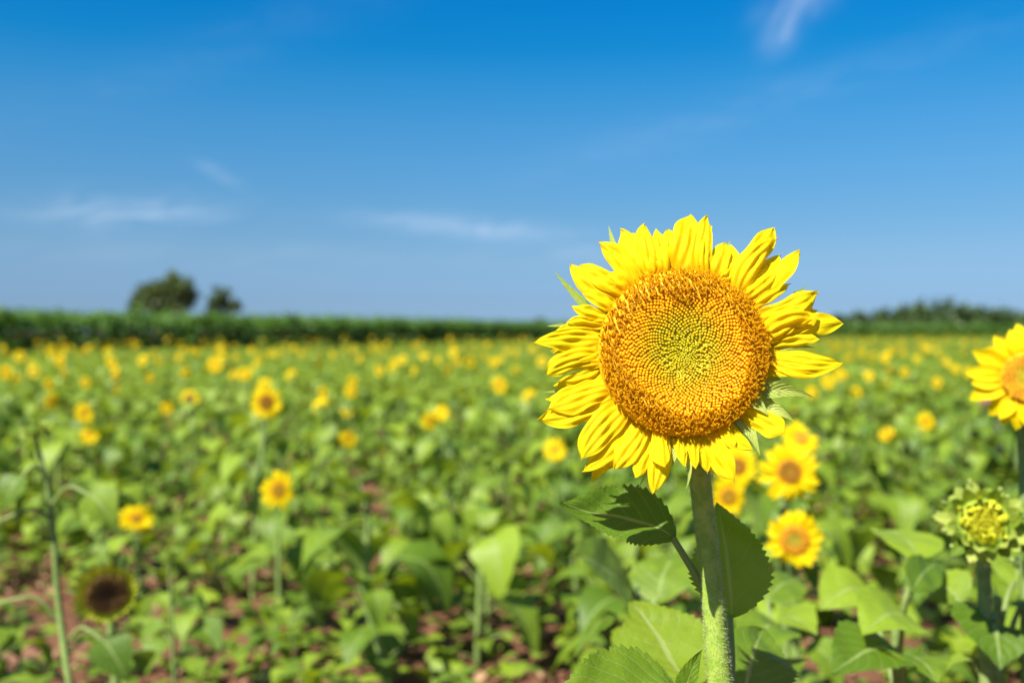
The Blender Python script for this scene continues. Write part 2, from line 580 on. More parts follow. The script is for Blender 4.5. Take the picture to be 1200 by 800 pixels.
def litter():
    mb = MB()
    for _ in range(900):
        y = 1.8 + 6.5 * RNG.random() ** 1.2
        x = (RNG.random() - 0.5) * (1.15 * y + 1)
        a = RNG.random() * 6.28
        l = 0.03 + 0.08 * RNG.random()
        z = hills(x, y) + 0.02
        b = np.array([x, y, z])
        d = np.array([math.cos(a), math.sin(a), 0])
        blade(mb, [b, b + d * l * 0.5 + [0, 0, 0.035], b + d * l + [0, 0, 0.03 * RNG.random()]], (0.3 * (RNG.random() - 0.5), 0.3 * (RNG.random() - 0.5), 1), l * 0.6, prof_leaf, 6, 5, curl=0.5, wave=0.08)
    tag(mb.build('dry_leaf_litter', M['dry']), 'curled dry brown leaves lying on the red soil', None, None, 'stuff')


def weeds():
    mb = MB()
    for _ in range(2600):
        y = 2.3 + 9.5 * RNG.random() ** 0.9
        if y < 4.6 and RNG.random() < 0.62:
            continue
        x = (RNG.random() - 0.5) * (1.15 * y + 1)
        z0 = hills(x, y)
        for k in range(RNG.integers(3, 7)):
            a = RNG.random() * 6.28
            l = 0.045 + 0.075 * RNG.random()
            h = z0 + 0.03 + (0.13 + 0.03 * min(y, 9)) * RNG.random()
            d = np.array([math.cos(a), math.sin(a), 0])
            b = np.array([x, y, h]) + d * 0.05 * RNG.random()
            blade(mb, [b, b + d * l * 0.5 + [0, 0, 0.01], b + d * l - [0, 0, 0.015]], (0, 0, 1), l * 0.75, prof_leaf, 5, 3, fold=0.2)
    tag(mb.build('ground_weeds', M['leaf']), 'small green weeds covering the soil between the rows', None, None, 'stuff')


clods()
litter()
weeds()

# ------------------------------------------------------------------ the tall crop behind the field
CROP = np.array([(-46, 20), (-19.5, 38), (3.1, 90), (48, 140), (150, 165), (260, 170)], float)


def crop_y(x):
    return np.interp(x, CROP[:, 0], CROP[:, 1])


def leaf_quads(mb, C, D, N, L, Wd, rnd, mi=0):
    """many small bent leaves at once: centres C, directions D, normals N"""
    n = len(C)
    S = np.cross(D, N)
    S /= np.linalg.norm(S, axis=1)[:, None] + 1e-9
    L = L[:, None]
    Wd = Wd[:, None]
    p0 = C
    p1 = C + D * L * 0.45 + S * Wd * 0.5 + N * L * 0.10
    p2 = C + D * L * 0.45 - S * Wd * 0.5 + N * L * 0.10
    p3 = C + D * L - N * L * 0.12
    V = np.stack([p0, p1, p3, p2], 1)
    uv = np.zeros((n, 4, 3))
    uv[:, :, 0] = [0.3, 1, 0.3, -1]
    uv[:, :, 1] = [0.05, 0.45, 1, 0.45]
    uv[:, :, 2] = rnd[:, None]
    mb.add(V, np.arange(n * 4).reshape(n, 4), uv, (1, 1, 1), mi)


def unit_rand(n):
    v = RNG.normal(size=(n, 3))
    return v / np.linalg.norm(v, axis=1)[:, None]


def tall_crop():
    mb = MB()
    for (a, b) in zip(CROP[:-1], CROP[1:]):
        a, b = np.array(a), np.array(b)
        ln = np.linalg.norm(b - a)
        d = (b - a) / ln
        back = np.array([-d[1], d[0]])
        far = np.linalg.norm((a + b) / 2) / 45
        n = int(ln * 620 / max(0.7, far) ** 1.1)
        s = RNG.random(n) * ln
        q = RNG.random(n) ** 2.2 * 7.0
        top = 1.98 + 0.10 * np.sin(s * 1.1) + 0.07 * np.sin(s * 2.7 + 1) + 0.05 * np.sin(s * 6.1) + 0.14 * RNG.random(n) + 0.2 * RNG.random(n) ** 12
        z = top * (RNG.random(n) ** 0.8)
        z = np.where(q > 2.0, top - 0.5 * RNG.random(n), z)
        C = np.stack([a[0] + d[0] * s + back[0] * q, a[1] + d[1] * s + back[1] * q, np.maximum(z, 0.05)], 1)
        D = unit_rand(n)
        D[:, 2] = D[:, 2] * 0.45 - 0.15
        D /= np.linalg.norm(D, axis=1)[:, None]
        N = unit_rand(n) * 0.6 + np.array([0, -0.25, 1])
        N /= np.linalg.norm(N, axis=1)[:, None]
        sz = (0.22 + 0.2 * RNG.random(n)) * max(1, far) ** 0.5
        leaf_quads(mb, C, D, N, sz, sz * 0.5, RNG.random(n))
        n2 = int(n * 1.0)
        s2, q2 = RNG.random(n2) * ln, RNG.random(n2) * 3.5 - 0.4
        C2 = np.stack([a[0] + d[0] * s2 + back[0] * q2, a[1] + d[1] * s2 + back[1] * q2, 0.05 + 0.9 * RNG.random(n2)], 1)
        leaf_quads(mb, C2, D[:n2], N[:n2], sz[:n2], sz[:n2] * 0.6, RNG.random(n2))
        m = int(ln * 4)
        for i in range(m):
            s0, q0 = RNG.random() * ln, RNG.random() * 3
            p = np.array([a[0] + d[0] * s0 + back[0] * q0, a[1] + d[1] * s0 + back[1] * q0, 0])
            tube(mb, [p, p + [0.05, 0, 1.0], p + [0.0, 0.05, 1.8]], [0.02, 0.017, 0.01], 3, nt=3, cap=False)
    o = mb.build('tall_crop', M['crop'], None, False)
    tag(o, 'dense dark green stand of tall leafy crop closing the field', None, None, 'stuff')


tall_crop()

# ------------------------------------------------------------------ trees


def make_tree(name, label, base, lobes, trunk_h, mt, nleaf=2600, leaf=0.42, group=None, gap=None):
    root = empty(name, base)
    tag(root, label, 'tree', group)
    tb = MB()
    tube(tb, [(0, 0, -0.1), (0.1, 0, trunk_h * 0.5), (0.0, 0.1, trunk_h)], [0.26, 0.19, 0.13], 8, nt=8)
    for (lx, ly, lz, rx, ry, rz) in lobes:
        p0 = np.array([0, 0, trunk_h * 0.55])
        p1 = np.array([lx, ly, lz])
        tube(tb, [p0, (p0 + p1) / 2 + [0, 0, -0.25], p1], [0.13, 0.08, 0.03], 6, nt=7)
        for k in range(5):
            e = p1 + unit_rand(1)[0] * np.array([rx, ry, rz]) * 0.8
            tube(tb, [p1 * 0.8 + p0 * 0.2, (p1 + e) / 2 + [0, 0, 0.1], e], [0.05, 0.035, 0.012], 4, nt=5)
    tb.build('trunk', M['bark'], root)
    cb = MB()
    vol = np.array([l[3] * l[4] * l[5] for l in lobes])
    for l, k in zip(lobes, vol / vol.sum()):
        n = max(60, int(nleaf * k))
        nc = max(8, n // 45)
        cc = unit_rand(nc) * (RNG.random((nc, 1)) ** 0.45)
        ci = RNG.integers(0, nc, n)
        P = cc[ci] + RNG.normal(size=(n, 3)) * 0.17
        P = P * np.array(l[3:]) + np.array(l[:3])
        D = unit_rand(n)
        D[:, 2] -= 0.2
        D /= np.linalg.norm(D, axis=1)[:, None]
        N = unit_rand(n) + np.array([0, 0, 0.7])
        N /= np.linalg.norm(N, axis=1)[:, None]
        sz = leaf * (0.6 + 0.8 * RNG.random(n))
        leaf_quads(cb, P, D, N, sz, sz * 0.55, np.clip(RNG.random(nc)[ci] * 0.6 + RNG.random(n) * 0.5, 0, 1))
    cb.build('crown', mt, root, False)
    return root


TD = 120.0
k_ = TD / F


def lobe(px, py, rxp, rzp, base_px, D, dep=0.9):
    k = D / F
    return ((px - base_px) * k, RNG.normal() * 0.3, CAM_H + (388 - py) * k, rxp * k, rxp * k * dep, rzp * k)


b1 = at(196, 388, TD)
make_tree('broadleaf_tree', 'larger dark rounded tree rising above the tall crop',
          (b1[0], TD, 0), [lobe(174, 350, 16, 15, 196, TD), lobe(188, 343, 18, 14, 196, TD), lobe(211, 337, 17, 17, 196, TD), lobe(215, 352, 16, 14, 196, TD), lobe(160, 359, 10, 8, 196, TD), lobe(190, 337, 10, 8, 196, TD), lobe(190, 360, 26, 8, 196, TD), lobe(164, 350, 11, 11, 196, TD), lobe(222, 345, 11, 12, 196, TD)], 3.2, M['tree_a'], 6500, 0.5)
b2 = at(260, 388, TD + 6)
make_tree('broadleaf_tree', 'smaller thin crowned tree standing beside the larger dark tree',
          (b2[0], TD + 6, 0), [lobe(259, 349, 11, 13, 260, TD + 6), lobe(249, 359, 11, 9, 260, TD + 6), lobe(269, 357, 12, 11, 260, TD + 6)], 2.8, M['tree_a'], 1900, 0.45)
b3 = at(633, 388, 150)
make_tree('bush', 'tiny round bush top peeping over the tall crop', (b3[0], 150, 0), [lobe(633, 380, 9, 6, 633, 150), lobe(645, 383, 8, 4, 633, 150)], 1.2, M['tree_b'], 700, 0.45)
ROWT = [(985, 380, 15, 9, 'lowest tree of the far dark treeline, next to the big sunflower'),
        (1008, 377, 15, 12, 'low rounded tree second from the left in the far treeline'),
        (1030, 374, 17, 13, 'third tree in the far treeline with a flat crown'),
        (1056, 371, 17, 15, 'broad mid green tree left of the tallest far tree'),
        (1080, 369, 17, 16, 'dense tree directly beside the tallest far tree'),
        (1104, 366, 19, 19, 'tallest olive green tree of the far treeline'),
        (1130, 371, 16, 14, 'dark tree directly right of the tallest far tree'),
        (1155, 373, 18, 14, 'wide dark tree above the right edge sunflower petals'),
        (1182, 374, 18, 13, 'low dark tree behind the right edge sunflower'),
        (1208, 375, 18, 12, 'last tree of the far treeline at the right end')]
for i, (px, py, rx, rz, lab) in enumerate(ROWT):
    D = 172 + (i % 3) * 3
    b = at(px, 388, D)
    make_tree('broadleaf_tree', lab, (b[0], D, 0),
              [lobe(px, py - 3 + rz * 0.25, rx * 0.8, rz * 1.0, px, D), lobe(px - rx * 0.55, py + rz * 0.6, rx * 0.6, rz * 0.65, px, D), lobe(px + rx * 0.55, py + rz * 0.55, rx * 0.6, rz * 0.7, px, D), lobe(px, py + rz, rx * 1.5, rz * 0.8, px, D)],
              1.6, M['tree_b'], 3600, 0.8, 'trees of the far treeline')

# ------------------------------------------------------------------ sunflower parts for the field plants


def leaf_into(mb, stem_pt, ang, pet_len, L, lift, droop, nt, ns, serr=0.0, wratio=0.82):
    """petiole and blade of one leaf, from a point on the stem outward at an angle"""
    o = np.array([math.cos(ang), math.sin(ang), 0])
    up = np.array([0, 0, 1.0])
    p0 = np.asarray(stem_pt, float)
    p1 = p0 + (o * math.cos(lift) + up * math.sin(lift)) * pet_len
    tube(mb, [p0, (p0 + p1) / 2 + up * pet_len * 0.10, p1], [0.0045, 0.0035, 0.003], 5, nt=5, cap=False)
    side = np.cross(o, up)
    o2 = nrm(o + side * RNG.normal() * 0.25)
    p2 = p1 + (o2 * 0.45 + up * 0.10 * math.cos(droop)) * L
    p3 = p1 + (o2 * math.cos(droop) - up * math.sin(droop)) * L * 0.98
    nrmv = nrm(up * 0.9 + o * 0.35 + side * RNG.normal() * 0.3)
    blade(mb, [p1 - o2 * 0.004, p2, p3], nrmv, L * wratio, prof_leaf, nt, ns, fold=0.10 + 0.15 * RNG.random(), wave=0.022, heart=0.10, serr=serr, nserr=12)


def stem_into(mb, h, lean, r0=0.012, r1=0.007, neck=0.0, ns=7):
    """stem with an optional neck that bends toward -y; returns its centre line"""
    pts = [(0, 0, -0.03), (lean * 0.2, lean * 0.1, h * 0.35), (lean * 0.6, lean * 0.3, h * 0.7), (lean, lean * 0.4, h)]
    rad = [r0, r0 * 0.95, r0 * 0.85, r1]
    if neck:
        pts[-1] = (lean, lean * 0.4, h - neck * 0.4)
        pts.append((lean, lean * 0.4 - neck, h + neck * 0.1))
        rad.append(r1)
    return tube(mb, pts, rad, ns, nt=16)


def frame_of(n):
    n = nrm(n)
    up = np.array([0, 0, 1.0])
    ex = np.cross(up, n)
    ex = nrm(ex)
    return ex, np.cross(n, ex), n          # right (seen from the front), up, toward the viewer


GA = math.pi * (3 - math.sqrt(5))
HEADPOS = {}


def head_parts(root, c, n, rad, disc_r, npet, style, petals='ring', wild=0.15, drng=None):
    """a flower head: receptacle and disc in one mesh, rays as sub-parts"""
    ex, ey, ez = frame_of(n)
    c = np.asarray(c, float)
    hb = MB()
    g = (0.16, 0.25, 0.05)
    if style == 'dark':
        ring = [(0.30, 0.20, 0.03), (0.20, 0.11, 0.025), (0.125, 0.068, 0.022), (0.10, 0.055, 0.02)]
    elif style == 'green':
        ring = [(0.66, 0.33, 0.005), (0.60, 0.28, 0.005), (0.50, 0.33, 0.008), (0.42, 0.37, 0.012)]
    elif style == 'orange':
        ring = [(0.62, 0.27, 0.005), (0.55, 0.24, 0.006), (0.42, 0.24, 0.01), (0.36, 0.30, 0.02)]
    else:
        ring = [(0.48, 0.22, 0.006), (0.36, 0.15, 0.006), (0.26, 0.11, 0.006), (0.36, 0.20, 0.01)]
    R_ = disc_r
    lathe(hb, [(0.008, -0.30 * R_ - 0.012), (0.5 * R_, -0.34 * R_), (0.95 * R_, -0.22 * R_), (1.04 * R_, -0.06 * R_)], 20, c, ex, ey, ez, g)
    lathe(hb, [(1.02 * R_, -0.07 * R_), (1.0 * R_, 0.06 * R_), (0.86 * R_, 0.15 * R_), (0.6 * R_, 0.17 * R_), (0.3 * R_, 0.12 * R_), (0.02 * R_, 0.09 * R_)], 20, c, ex, ey, ez,
          [ring[0], ring[0], ring[1], ring[2], ring[3], ring[3]])
    # small upright florets over the disc
    nf = 130 if rad < 0.075 else 260
    for i in range(nf):
        q = math.sqrt((i + 0.5) / nf)
        a = i * GA
        r = q * R_ * 0.98
        zz = R_ * (0.09 + 0.10 * math.sin(min(q, 0.95) * 2.2))
        p = c + ex * (r * math.cos(a)) + ey * (r * math.sin(a)) + ez * zz
        k = R_ * 0.05
        col = np.array(ring[int(min(3, (1 - q) * 4.5))]) * (0.7 + 0.6 * RNG.random())
        v = [p - ex * k - ey * k, p + ex * k - ey * k, p + ex * k + ey * k, p - ex * k + ey * k, p + ez * k * 2.2 + ex * k * RNG.normal() * 0.6 + ey * k * RNG.normal() * 0.6]
        hb.add(v, [(0, 1, 4), (1, 2, 4), (2, 3, 4), (3, 0, 4)], None, col)
    # green bracts behind
    for i in range(14):
        a = i * 2 * math.pi / 14 + RNG.normal() * 0.1
        d = ex * math.cos(a) + ey * math.sin(a)
        l = disc_r * (0.75 + 0.3 * RNG.random())
        blade(hb, [c + d * R_ * 0.75 - ez * 0.2 * R_, c + d * (R_ * 0.9 + l * 0.5) - ez * 0.12 * R_, c + d * (R_ * 0.9 + l) - ez * (0.1 + 0.5 * RNG.random()) * R_], ez, l * 0.5, lambda t: prof_petal(t, 0.8, 0.3, 1.3), 5, 3, fold=0.2, col=g)
    head = hb.build('flower_head', M['pigment'], root)
    pm = M['petal']
    mb = MB()
    for lay in range(2):
        for i in range(npet):
            if RNG.random() < 0.07:
                continue
            a = (i + 0.5 * lay) * 2 * math.pi / npet + RNG.normal() * 0.06
            d = ex * math.cos(a) + ey * math.sin(a)
            s_ = -ex * math.sin(a) + ey * math.cos(a)
            L = (rad - disc_r) * (1 + RNG.normal() * wild * 0.6) * (1.0 if lay == 0 else 0.95)
            b0 = c + d * disc_r * 0.9 - ez * (0.03 + 0.07 * lay) * disc_r
            bow = RNG.normal() * 0.18
            out = RNG.normal() * wild * 1.2 - 0.08
            p1 = b0 + d * L * 0.55 + s_ * bow * L * 0.4 + ez * (0.12 * L)
            p2 = b0 + d * L * 1.08 + s_ * bow * L + ez * out * L
            if petals == 'each':
                mb = MB()
            blade(mb, [b0, p1, p2], ez, rad * (0.27 + 0.08 * RNG.random()), lambda t: prof_petal(t, 0.5, 0.45, 2.0), 9 if petals == 'each' else 6, 7 if petals == 'each' else 5, fold=0.15, curl=0.1, ridge=0.0012 if petals == 'each' else 0.0008, nridge=2, twist=RNG.normal() * 0.25)
            if petals == 'each':
                mb.build('petal', pm, head)
    if petals != 'each':
        mb.build('petal_ring', pm, head)
    return head


def bud_head(root, c, n, R_, heart=(0.50, 0.46, 0.012)):
    """unopened head: yellow green heart, rings of narrow bracts with pale tips"""
    ex, ey, ez = frame_of(n)
    c = np.asarray(c, float)
    hb = MB()
    g = (0.17, 0.28, 0.04)
    lathe(hb, [(0.006, -0.7 * R_), (0.5 * R_, -0.6 * R_), (0.85 * R_, -0.25 * R_), (0.75 * R_, 0.05 * R_), (0.4 * R_, 0.16 * R_), (0.01, 0.2 * R_)], 20, c, ex, ey, ez, [g, g, g, g, heart, heart])
    for i in range(46):
        a = i * GA
        q = 0.25 + 0.75 * ((i + 0.5) / 46) ** 0.5
        d = ex * math.cos(a) + ey * math.sin(a)
        b0 = c + d * R_ * 0.78 * q + ez * R_ * 0.05
        blade(hb, [b0, b0 + ez * R_ * (0.3 + 0.25 * RNG.random()) - d * R_ * 0.05, b0 - d * R_ * (0.55 * RNG.random() - 0.1) * q + ez * R_ * (0.15 + 0.35 * RNG.random())], d, R_ * 0.2, lambda t: prof_petal(t, 0.8, 0.3, 1.5), 5, 3, fold=-0.3, col=np.array(heart) * (0.75 + 0.4 * RNG.random()))
    for i in range(60):
        q = math.sqrt((i + 0.5) / 60)
        a = i * GA
        d = ex * math.cos(a) + ey * math.sin(a)
        p = c + d * R_ * 0.5 * q + ez * R_ * 0.14
        tube(hb, [p, p + ez * R_ * (0.16 + 0.08 * RNG.random()) - d * R_ * 0.06], [R_ * 0.06, R_ * 0.02], 5, 0, np.array(heart) * (0.75 + 0.5 * RNG.random()), nt=3)
    head = hb.build('flower_bud', M['pigment'], root)
    for ring, (nb, r0, ang, ll) in enumerate(((15, 0.76, 1.1, 0.46), (15, 0.82, 0.5, 0.56), (13, 0.8, -0.15, 0.55))):
        for i in range(nb):
            a = (i + 0.5 * (ring % 2)) * 2 * math.pi / nb + RNG.normal() * 0.08
            d = ex * math.cos(a) + ey * math.sin(a)
            b0 = c + d * R_ * r0 - ez * R_ * (0.0 + 0.18 * ring)
            e = d * math.cos(ang) + ez * math.sin(ang)
            L = R_ * ll * (1 + 0.2 * RNG.normal())
            mb = MB()
            blade(mb, [b0, b0 + e * L * 0.6, b0 + e * L + d * L * 0.12 * (1 - ring) - ez * L * 0.2 * (ring - 0.5)], ez * math.cos(ang) - d * math.sin(ang), R_ * 0.42, lambda t: prof_petal(t, 0.9, 0.35, 1.9), 6, 5, fold=0.25)
            if i % 2 == 0 and ring > 0:
                tip = b0 + e * L
                tube(mb, [tip - e * L * 0.28, tip], [R_ * 0.05, R_ * 0.07], 6, nt=4)
            mb.build('bract', M['bract'] if i % 3 else M['leaf'], head)
    return head


def leaf_plan(h, nl, low=0.10, top=0.88):
    """heights and angles of the leaves up a stem"""
    out = []
    for i in range(nl):
        f = i / max(1, nl - 1)
        out.append((low * h + (top - low) * h * f, i * 2.4 + RNG.normal() * 0.3, f))
    return out


def make_plant(h, nl, head=None, nt=8, ns=5, each_leaf=True, Lmax=0.17, lean=None, serr=0.0):
    """one whole field sunflower: stem, leaves and, if any, its head"""
    root = empty('sunflower')
    lean = RNG.normal() * 0.05 if lean is None else lean
    sm = MB()
    c, r = stem_into(sm, h, lean, 0.0085 + 0.004 * h, 0.006, 0.05 if head else 0.0)
    sm.build('stem', M['stalk'], root)
    mb = MB()
    for (z, a, f) in leaf_plan(h, nl):
        i = int(np.argmin(np.abs(c[:, 2] - z)))
        size = Lmax * (0.55 + 0.6 * math.sin(math.pi * (0.15 + 0.75 * (1 - f)))) * (0.85 + 0.3 * RNG.random())
        if each_leaf:
            mb = MB()
        leaf_into(mb, c[i], a, size * (0.45 + 0.35 * RNG.random()), size, R(20 + 35 * f), R(20 + 50 * RNG.random()), nt, ns, serr)
        if each_leaf:
            mb.build('leaf', M['leaf'], root)
    if not head:
        for k in range(4):            # the young leaves of the growing tip
            a = k * 1.7 + RNG.random()
            if each_leaf:
                mb = MB()
            leaf_into(mb, c[-1], a, 0.012, 0.06 + 0.03 * RNG.random(), R(65), R(-35 + 25 * k), nt, ns)
            if each_leaf:
                mb.build('leaf', M['leaf'], root)
    if not each_leaf:
        mb.build('foliage', M['leaf'], root)
    if head:
        kind = head[0]
        p = c[-1] + np.array([0, -0.012, 0])
        tilt = head[3] if len(head) > 3 else 0.08 + 0.34 * RNG.random()
        n = (0, -math.cos(tilt), math.sin(tilt))
        if kind == 'bud':
            HEADPOS[root.name] = p + np.array([0, -0.03, 0.0])
            bud_head(root, p + np.array([0, -0.03, 0.0]), (0, -math.cos(0.9), math.sin(0.9)), head[1])
        else:
            HEADPOS[root.name] = p + np.array([0, -0.02, 0])
            head_parts(root, p + np.array([0, -0.02, 0]), n, head[1], head[1] * head[2], 13, kind)
    return root


# ---- prototypes, near (every leaf a part) and farther out (one foliage part)
PROTO = {}


def protos():
    PROTO['leafy_near'] = [make_plant(h, nl, None, 9, 7, True, 0.21, serr=0.12) for h, nl in ((0.62, 11), (0.52, 9), (0.72, 12), (0.45, 8), (0.58, 10))]
    PROTO['leafy'] = [make_plant(h, nl, None, 6, 5, False, 0.165) for h, nl in ((0.66, 18), (0.72, 19), (0.6, 18), (0.78, 20), (0.55, 17))]
    PROTO['bloom'] = [make_plant(0.85, 11, (st, 0.072, dr), 6, 5, False, 0.155) for st, dr in (('brown', 0.34), ('orange', 0.38), ('brown', 0.46), ('green', 0.36), ('orange', 0.33))]
    PROTO['bloom_low'] = [make_plant(0.64, 9, (st, 0.072, dr), 6, 5, False, 0.155) for st, dr in (('brown', 0.34), ('orange', 0.38), ('brown', 0.46), ('green', 0.36), ('orange', 0.33))]
    PROTO['dark'] = [make_plant(0.85, 11, ('dark', 0.072, 0.52), 6, 5, False, 0.155)]
    PROTO['bud'] = [make_plant(0.8, 11, ('bud', 0.035), 6, 5, False, 0.155)]


protos()
USED = set()


def place(kind, i, x, y, h, rz, label, group, cat='sunflower', scale_h=None, head_at=None):
    if kind == 'bloom' and h < 0.75 * max(1.0, scale_h or 1):
        kind = 'bloom_low'
    p = PROTO[kind][i % len(PROTO[kind])]
    hp = {'leafy_near': (0.62, 0.52, 0.72, 0.45, 0.58), 'leafy': (0.66, 0.72, 0.6, 0.78, 0.55)}.get(kind, (0.85,))
    h0 = hp[i % len(hp)] if kind in ('leafy_near', 'leafy') else {'bud': 0.8, 'bloom_low': 0.64}.get(kind, 0.85)
    key = (kind, i % len(PROTO[kind]))
    o = p if key not in USED else copy_tree(p)
    USED.add(key)
    s = h / h0
    o.location = (x, y, float(hills(x, y)) * math.exp(-max(0, y - 11) ** 2 / 4) - 0.01)
    if head_at is not None:                   # set the plant so that its head stands where it shows
        q = HEADPOS[p.name]
        k = scale_h
        s = (head_at[2] + 0.01) / q[2]
        o.location = (head_at[0] - k * (q[0] * math.cos(rz) - q[1] * math.sin(rz)), head_at[1] - k * (q[0] * math.sin(rz) + q[1] * math.cos(rz)), -0.01)
    o.rotation_euler = (0, 0, rz)
    o.scale = (s if scale_h is None else scale_h, s if scale_h is None else scale_h, s)
    tag(o, label, cat, group)
    return o


# ------------------------------------------------------------------ the flowers that show in the field, traced as directions
TAKEN = []            # ground spots already used


def spot_free(x, y, r):
    for (a, b) in TAKEN:
        if (a - x) ** 2 + (b - y) ** 2 < r * r:
            return False
    return True


# (px, py, diameter px, real diameter m, prototype, variant, turn, label)
NB = [
    (326, 574, 46, 0.140, 'bloom', 1, 0.1, 'yellow sunflower standing alone above the leaves in the lower left field'),
    (160, 607, 45, 0.150, 'bloom', 4, 0.3, 'bright yellow sunflower low in the field, above the dark seed head'),
    (312, 471, 42, 0.155, 'bloom', 2, 0.05, 'sunflower with a dark brown centre and one smaller bloom behind its top'),
    (311, 452, 22, 0.125, 'bloom', 0, 0.0, 'small sunflower peeping above the dark centred bloom'),
    (503, 493, 24, 0.130, 'bloom', 1, 0.3, 'lower left bloom of the touching pair in the middle of the field'),
    (517, 484, 22, 0.130, 'bloom', 3, -0.4, 'upper right bloom of the touching pair in the middle of the field'),
    (650, 527, 32, 0.140, 'bloom', 4, 0.0, 'round sunflower just below left of the big sunflower petals'),
    (222, 467, 26, 0.135, 'dark', 0, -0.2, 'brownish ageing sunflower with dark ragged rays'),
    (99, 484, 25, 0.130, 'bloom', 4, 0.2, 'upper of two stacked round yellow blooms in the left field'),
    (105, 509, 26, 0.130, 'bloom', 3, -0.1, 'lower of two stacked round yellow blooms in the left field'),
    (61, 470, 22, 0.130, 'bloom', 1, 0.4, 'orange yellow bloom left of the two stacked round blooms'),
    (408, 514, 26, 0.130, 'bloom', 3, 0.5, 'ragged yellow bloom low in the field below two round blooms'),
    (376, 475, 25, 0.135, 'bloom', 4, -0.3, 'bright yellow bloom right of the dark centred sunflower'),
    (378, 460, 16, 0.120, 'bloom', 0, 0.2, 'dull yellow bloom directly behind the bright one right of the dark centred one'),
    (407, 482, 18, 0.125, 'bloom', 3, 0.1, 'small pale yellow bloom between two larger ones left of centre'),
    (411, 458, 19, 0.130, 'bloom', 1, 0.0, 'orange bloom topped by another in the middle left field'),
    (413, 447, 16, 0.130, 'bloom', 0, 0.2, 'small bloom stacked above an orange one in the middle left field'),
    (585, 451, 24, 0.135, 'bloom', 1, 0.3, 'slanting orange yellow bloom left of the big sunflower'),
    (621, 465, 22, 0.130, 'bloom', 4, 0.0, 'round yellow bloom near the tip of the big sunflower petals'),
    (602, 512, 15, 0.100, 'bloom', 3, 0.2, 'tiny pale bloom left of the round sunflower under the big petals'),
    (180, 502, 15, 0.100, 'bloom', 3, 0.5, 'tiny yellow green bloom below the brownish ageing sunflower'),
    (195, 478, 18, 0.115, 'bloom', 3, 0.2, 'pale yellow bloom left of the brownish ageing sunflower'),
    (261, 521, 15, 0.105, 'bloom', 1, 0.1, 'tiny orange yellow bloom above the lone lower left sunflower'),
    (57, 450, 16, 0.125, 'bloom', 0, 0.2, 'small orange bloom above the one left of the stacked blooms'),
    (100, 448, 15, 0.125, 'bloom', 4, 0.2, 'small yellow bloom above the stacked round blooms'),
    (628, 502, 14, 0.100, 'dark', 0, 0.6, 'little withered brown flower above the round sunflower'),
    (7, 436, 20, 0.135, 'bloom', 1, 0.2, 'yellow bloom on the left border of the field'),
    (342, 440, 18, 0.130, 'bloom', 4, 0.0, 'round bloom right above the dark centred sunflower'),
    (1085, 494, 25, 0.135, 'bloom', 0, 0.2, 'round orange yellow bloom in the right field by itself'),
    (1040, 509, 24, 0.135, 'bloom', 1, -0.2, 'larger bloom of a clump in the right field'),
    (1050, 515, 16, 0.115, 'dark', 0, -0.5, 'brownish bloom touching the larger bloom in the right field'),
    (1012, 495, 17, 0.125, 'bloom', 4, 0.1, 'small bloom left of the clump in the right field'),
    (1040, 536, 15, 0.105, 'bloom', 3, 0.0, 'small yellow bloom below the clump in the right field'),
    (1003, 460, 17, 0.130, 'bloom', 0, 0.0, 'orange bloom level with the big petals in the right field'),
    (970, 447, 20, 0.130, 'bloom', 1, 0.2, 'dull bloom just under the longest right petal tip'),
    (985, 440, 20, 0.130, 'bloom', 3, 0.2, 'dull bloom just right of the longest right petal tip'),
    (952, 460, 18, 0.125, 'bloom', 4, 0.2, 'yellow bloom seen past the long green bract'),
    (1018, 440, 16, 0.130, 'bloom', 1, 0.0, 'small bloom in the middle of the right field'),
    (1098, 448, 15, 0.130, 'bloom', 0, 0.0, 'faint bloom between the round orange one and the right edge flower'),
    (932, 480, 15, 0.120, 'bloom', 3, 0.2, 'faint yellow bloom between two petals of the big sunflower'),
    (233, 727, 14, 0.045, 'bud', 0, 0.2, 'small opening yellow bud among the leaves by the dark seed head'),
    (232, 413, 10, 0.13, 'bloom', 0, 0.1, None),
    (135, 440, 15, 0.13, 'bloom', 0, 0.1, None), (130, 424, 16, 0.135, 'bloom', 1, 0.1, None), (127, 413, 14, 0.135, 'bloom', 0, 0.0, None), (138, 456, 13, 0.12, 'bloom', 3, 0.0, None),
    (252, 427, 22, 0.15, 'bloom', 1, 0.0, None), (261, 421, 16, 0.14, 'bloom', 4, 0.0, None), (286, 438, 20, 0.145, 'bloom', 1, 0.1, None), (275, 440, 17, 0.14, 'bloom', 3, 0.1, None), (294, 436, 16, 0.14, 'bloom', 0, 0.2, None),
    (302, 427, 15, 0.14, 'bloom', 4, 0.1, None), (175, 442, 13, 0.12, 'bloom', 3, 0.1, None), (217, 436, 14, 0.13, 'bloom', 1, 0.1, None), (210, 419, 11, 0.13, 'bloom', 1, 0.1, None), (70, 423, 16, 0.14, 'bloom', 1, 0.1, None),
    (37, 426, 12, 0.13, 'bloom', 0, 0.1, None), (535, 424, 13, 0.13, 'bloom', 1, 0.1, None), (460, 432, 14, 0.13, 'bloom', 0, 0.1, None), (500, 419, 13, 0.13, 'bloom', 4, 0.1, None), (578, 425, 14, 0.13, 'bloom', 1, 0.1, None), (586, 422, 13, 0.13, 'bloom', 3, 0.1, None), (462, 424, 13, 0.13, 'bloom', 1, 0.1, None),
    (1037, 419, 14, 0.13, 'bloom', 1, 0.0, None), (1076, 421, 13, 0.13, 'bloom', 0, 0.0, None), (1110, 425, 12, 0.13, 'bloom', 1, 0.0, None), (1120, 432, 12, 0.13, 'bloom', 3, 0.0, None), (1060, 436, 13, 0.13, 'bloom', 1, 0.0, None), (1040, 449, 12, 0.12, 'bloom', 3, 0.1, None),
]
NPL = 0
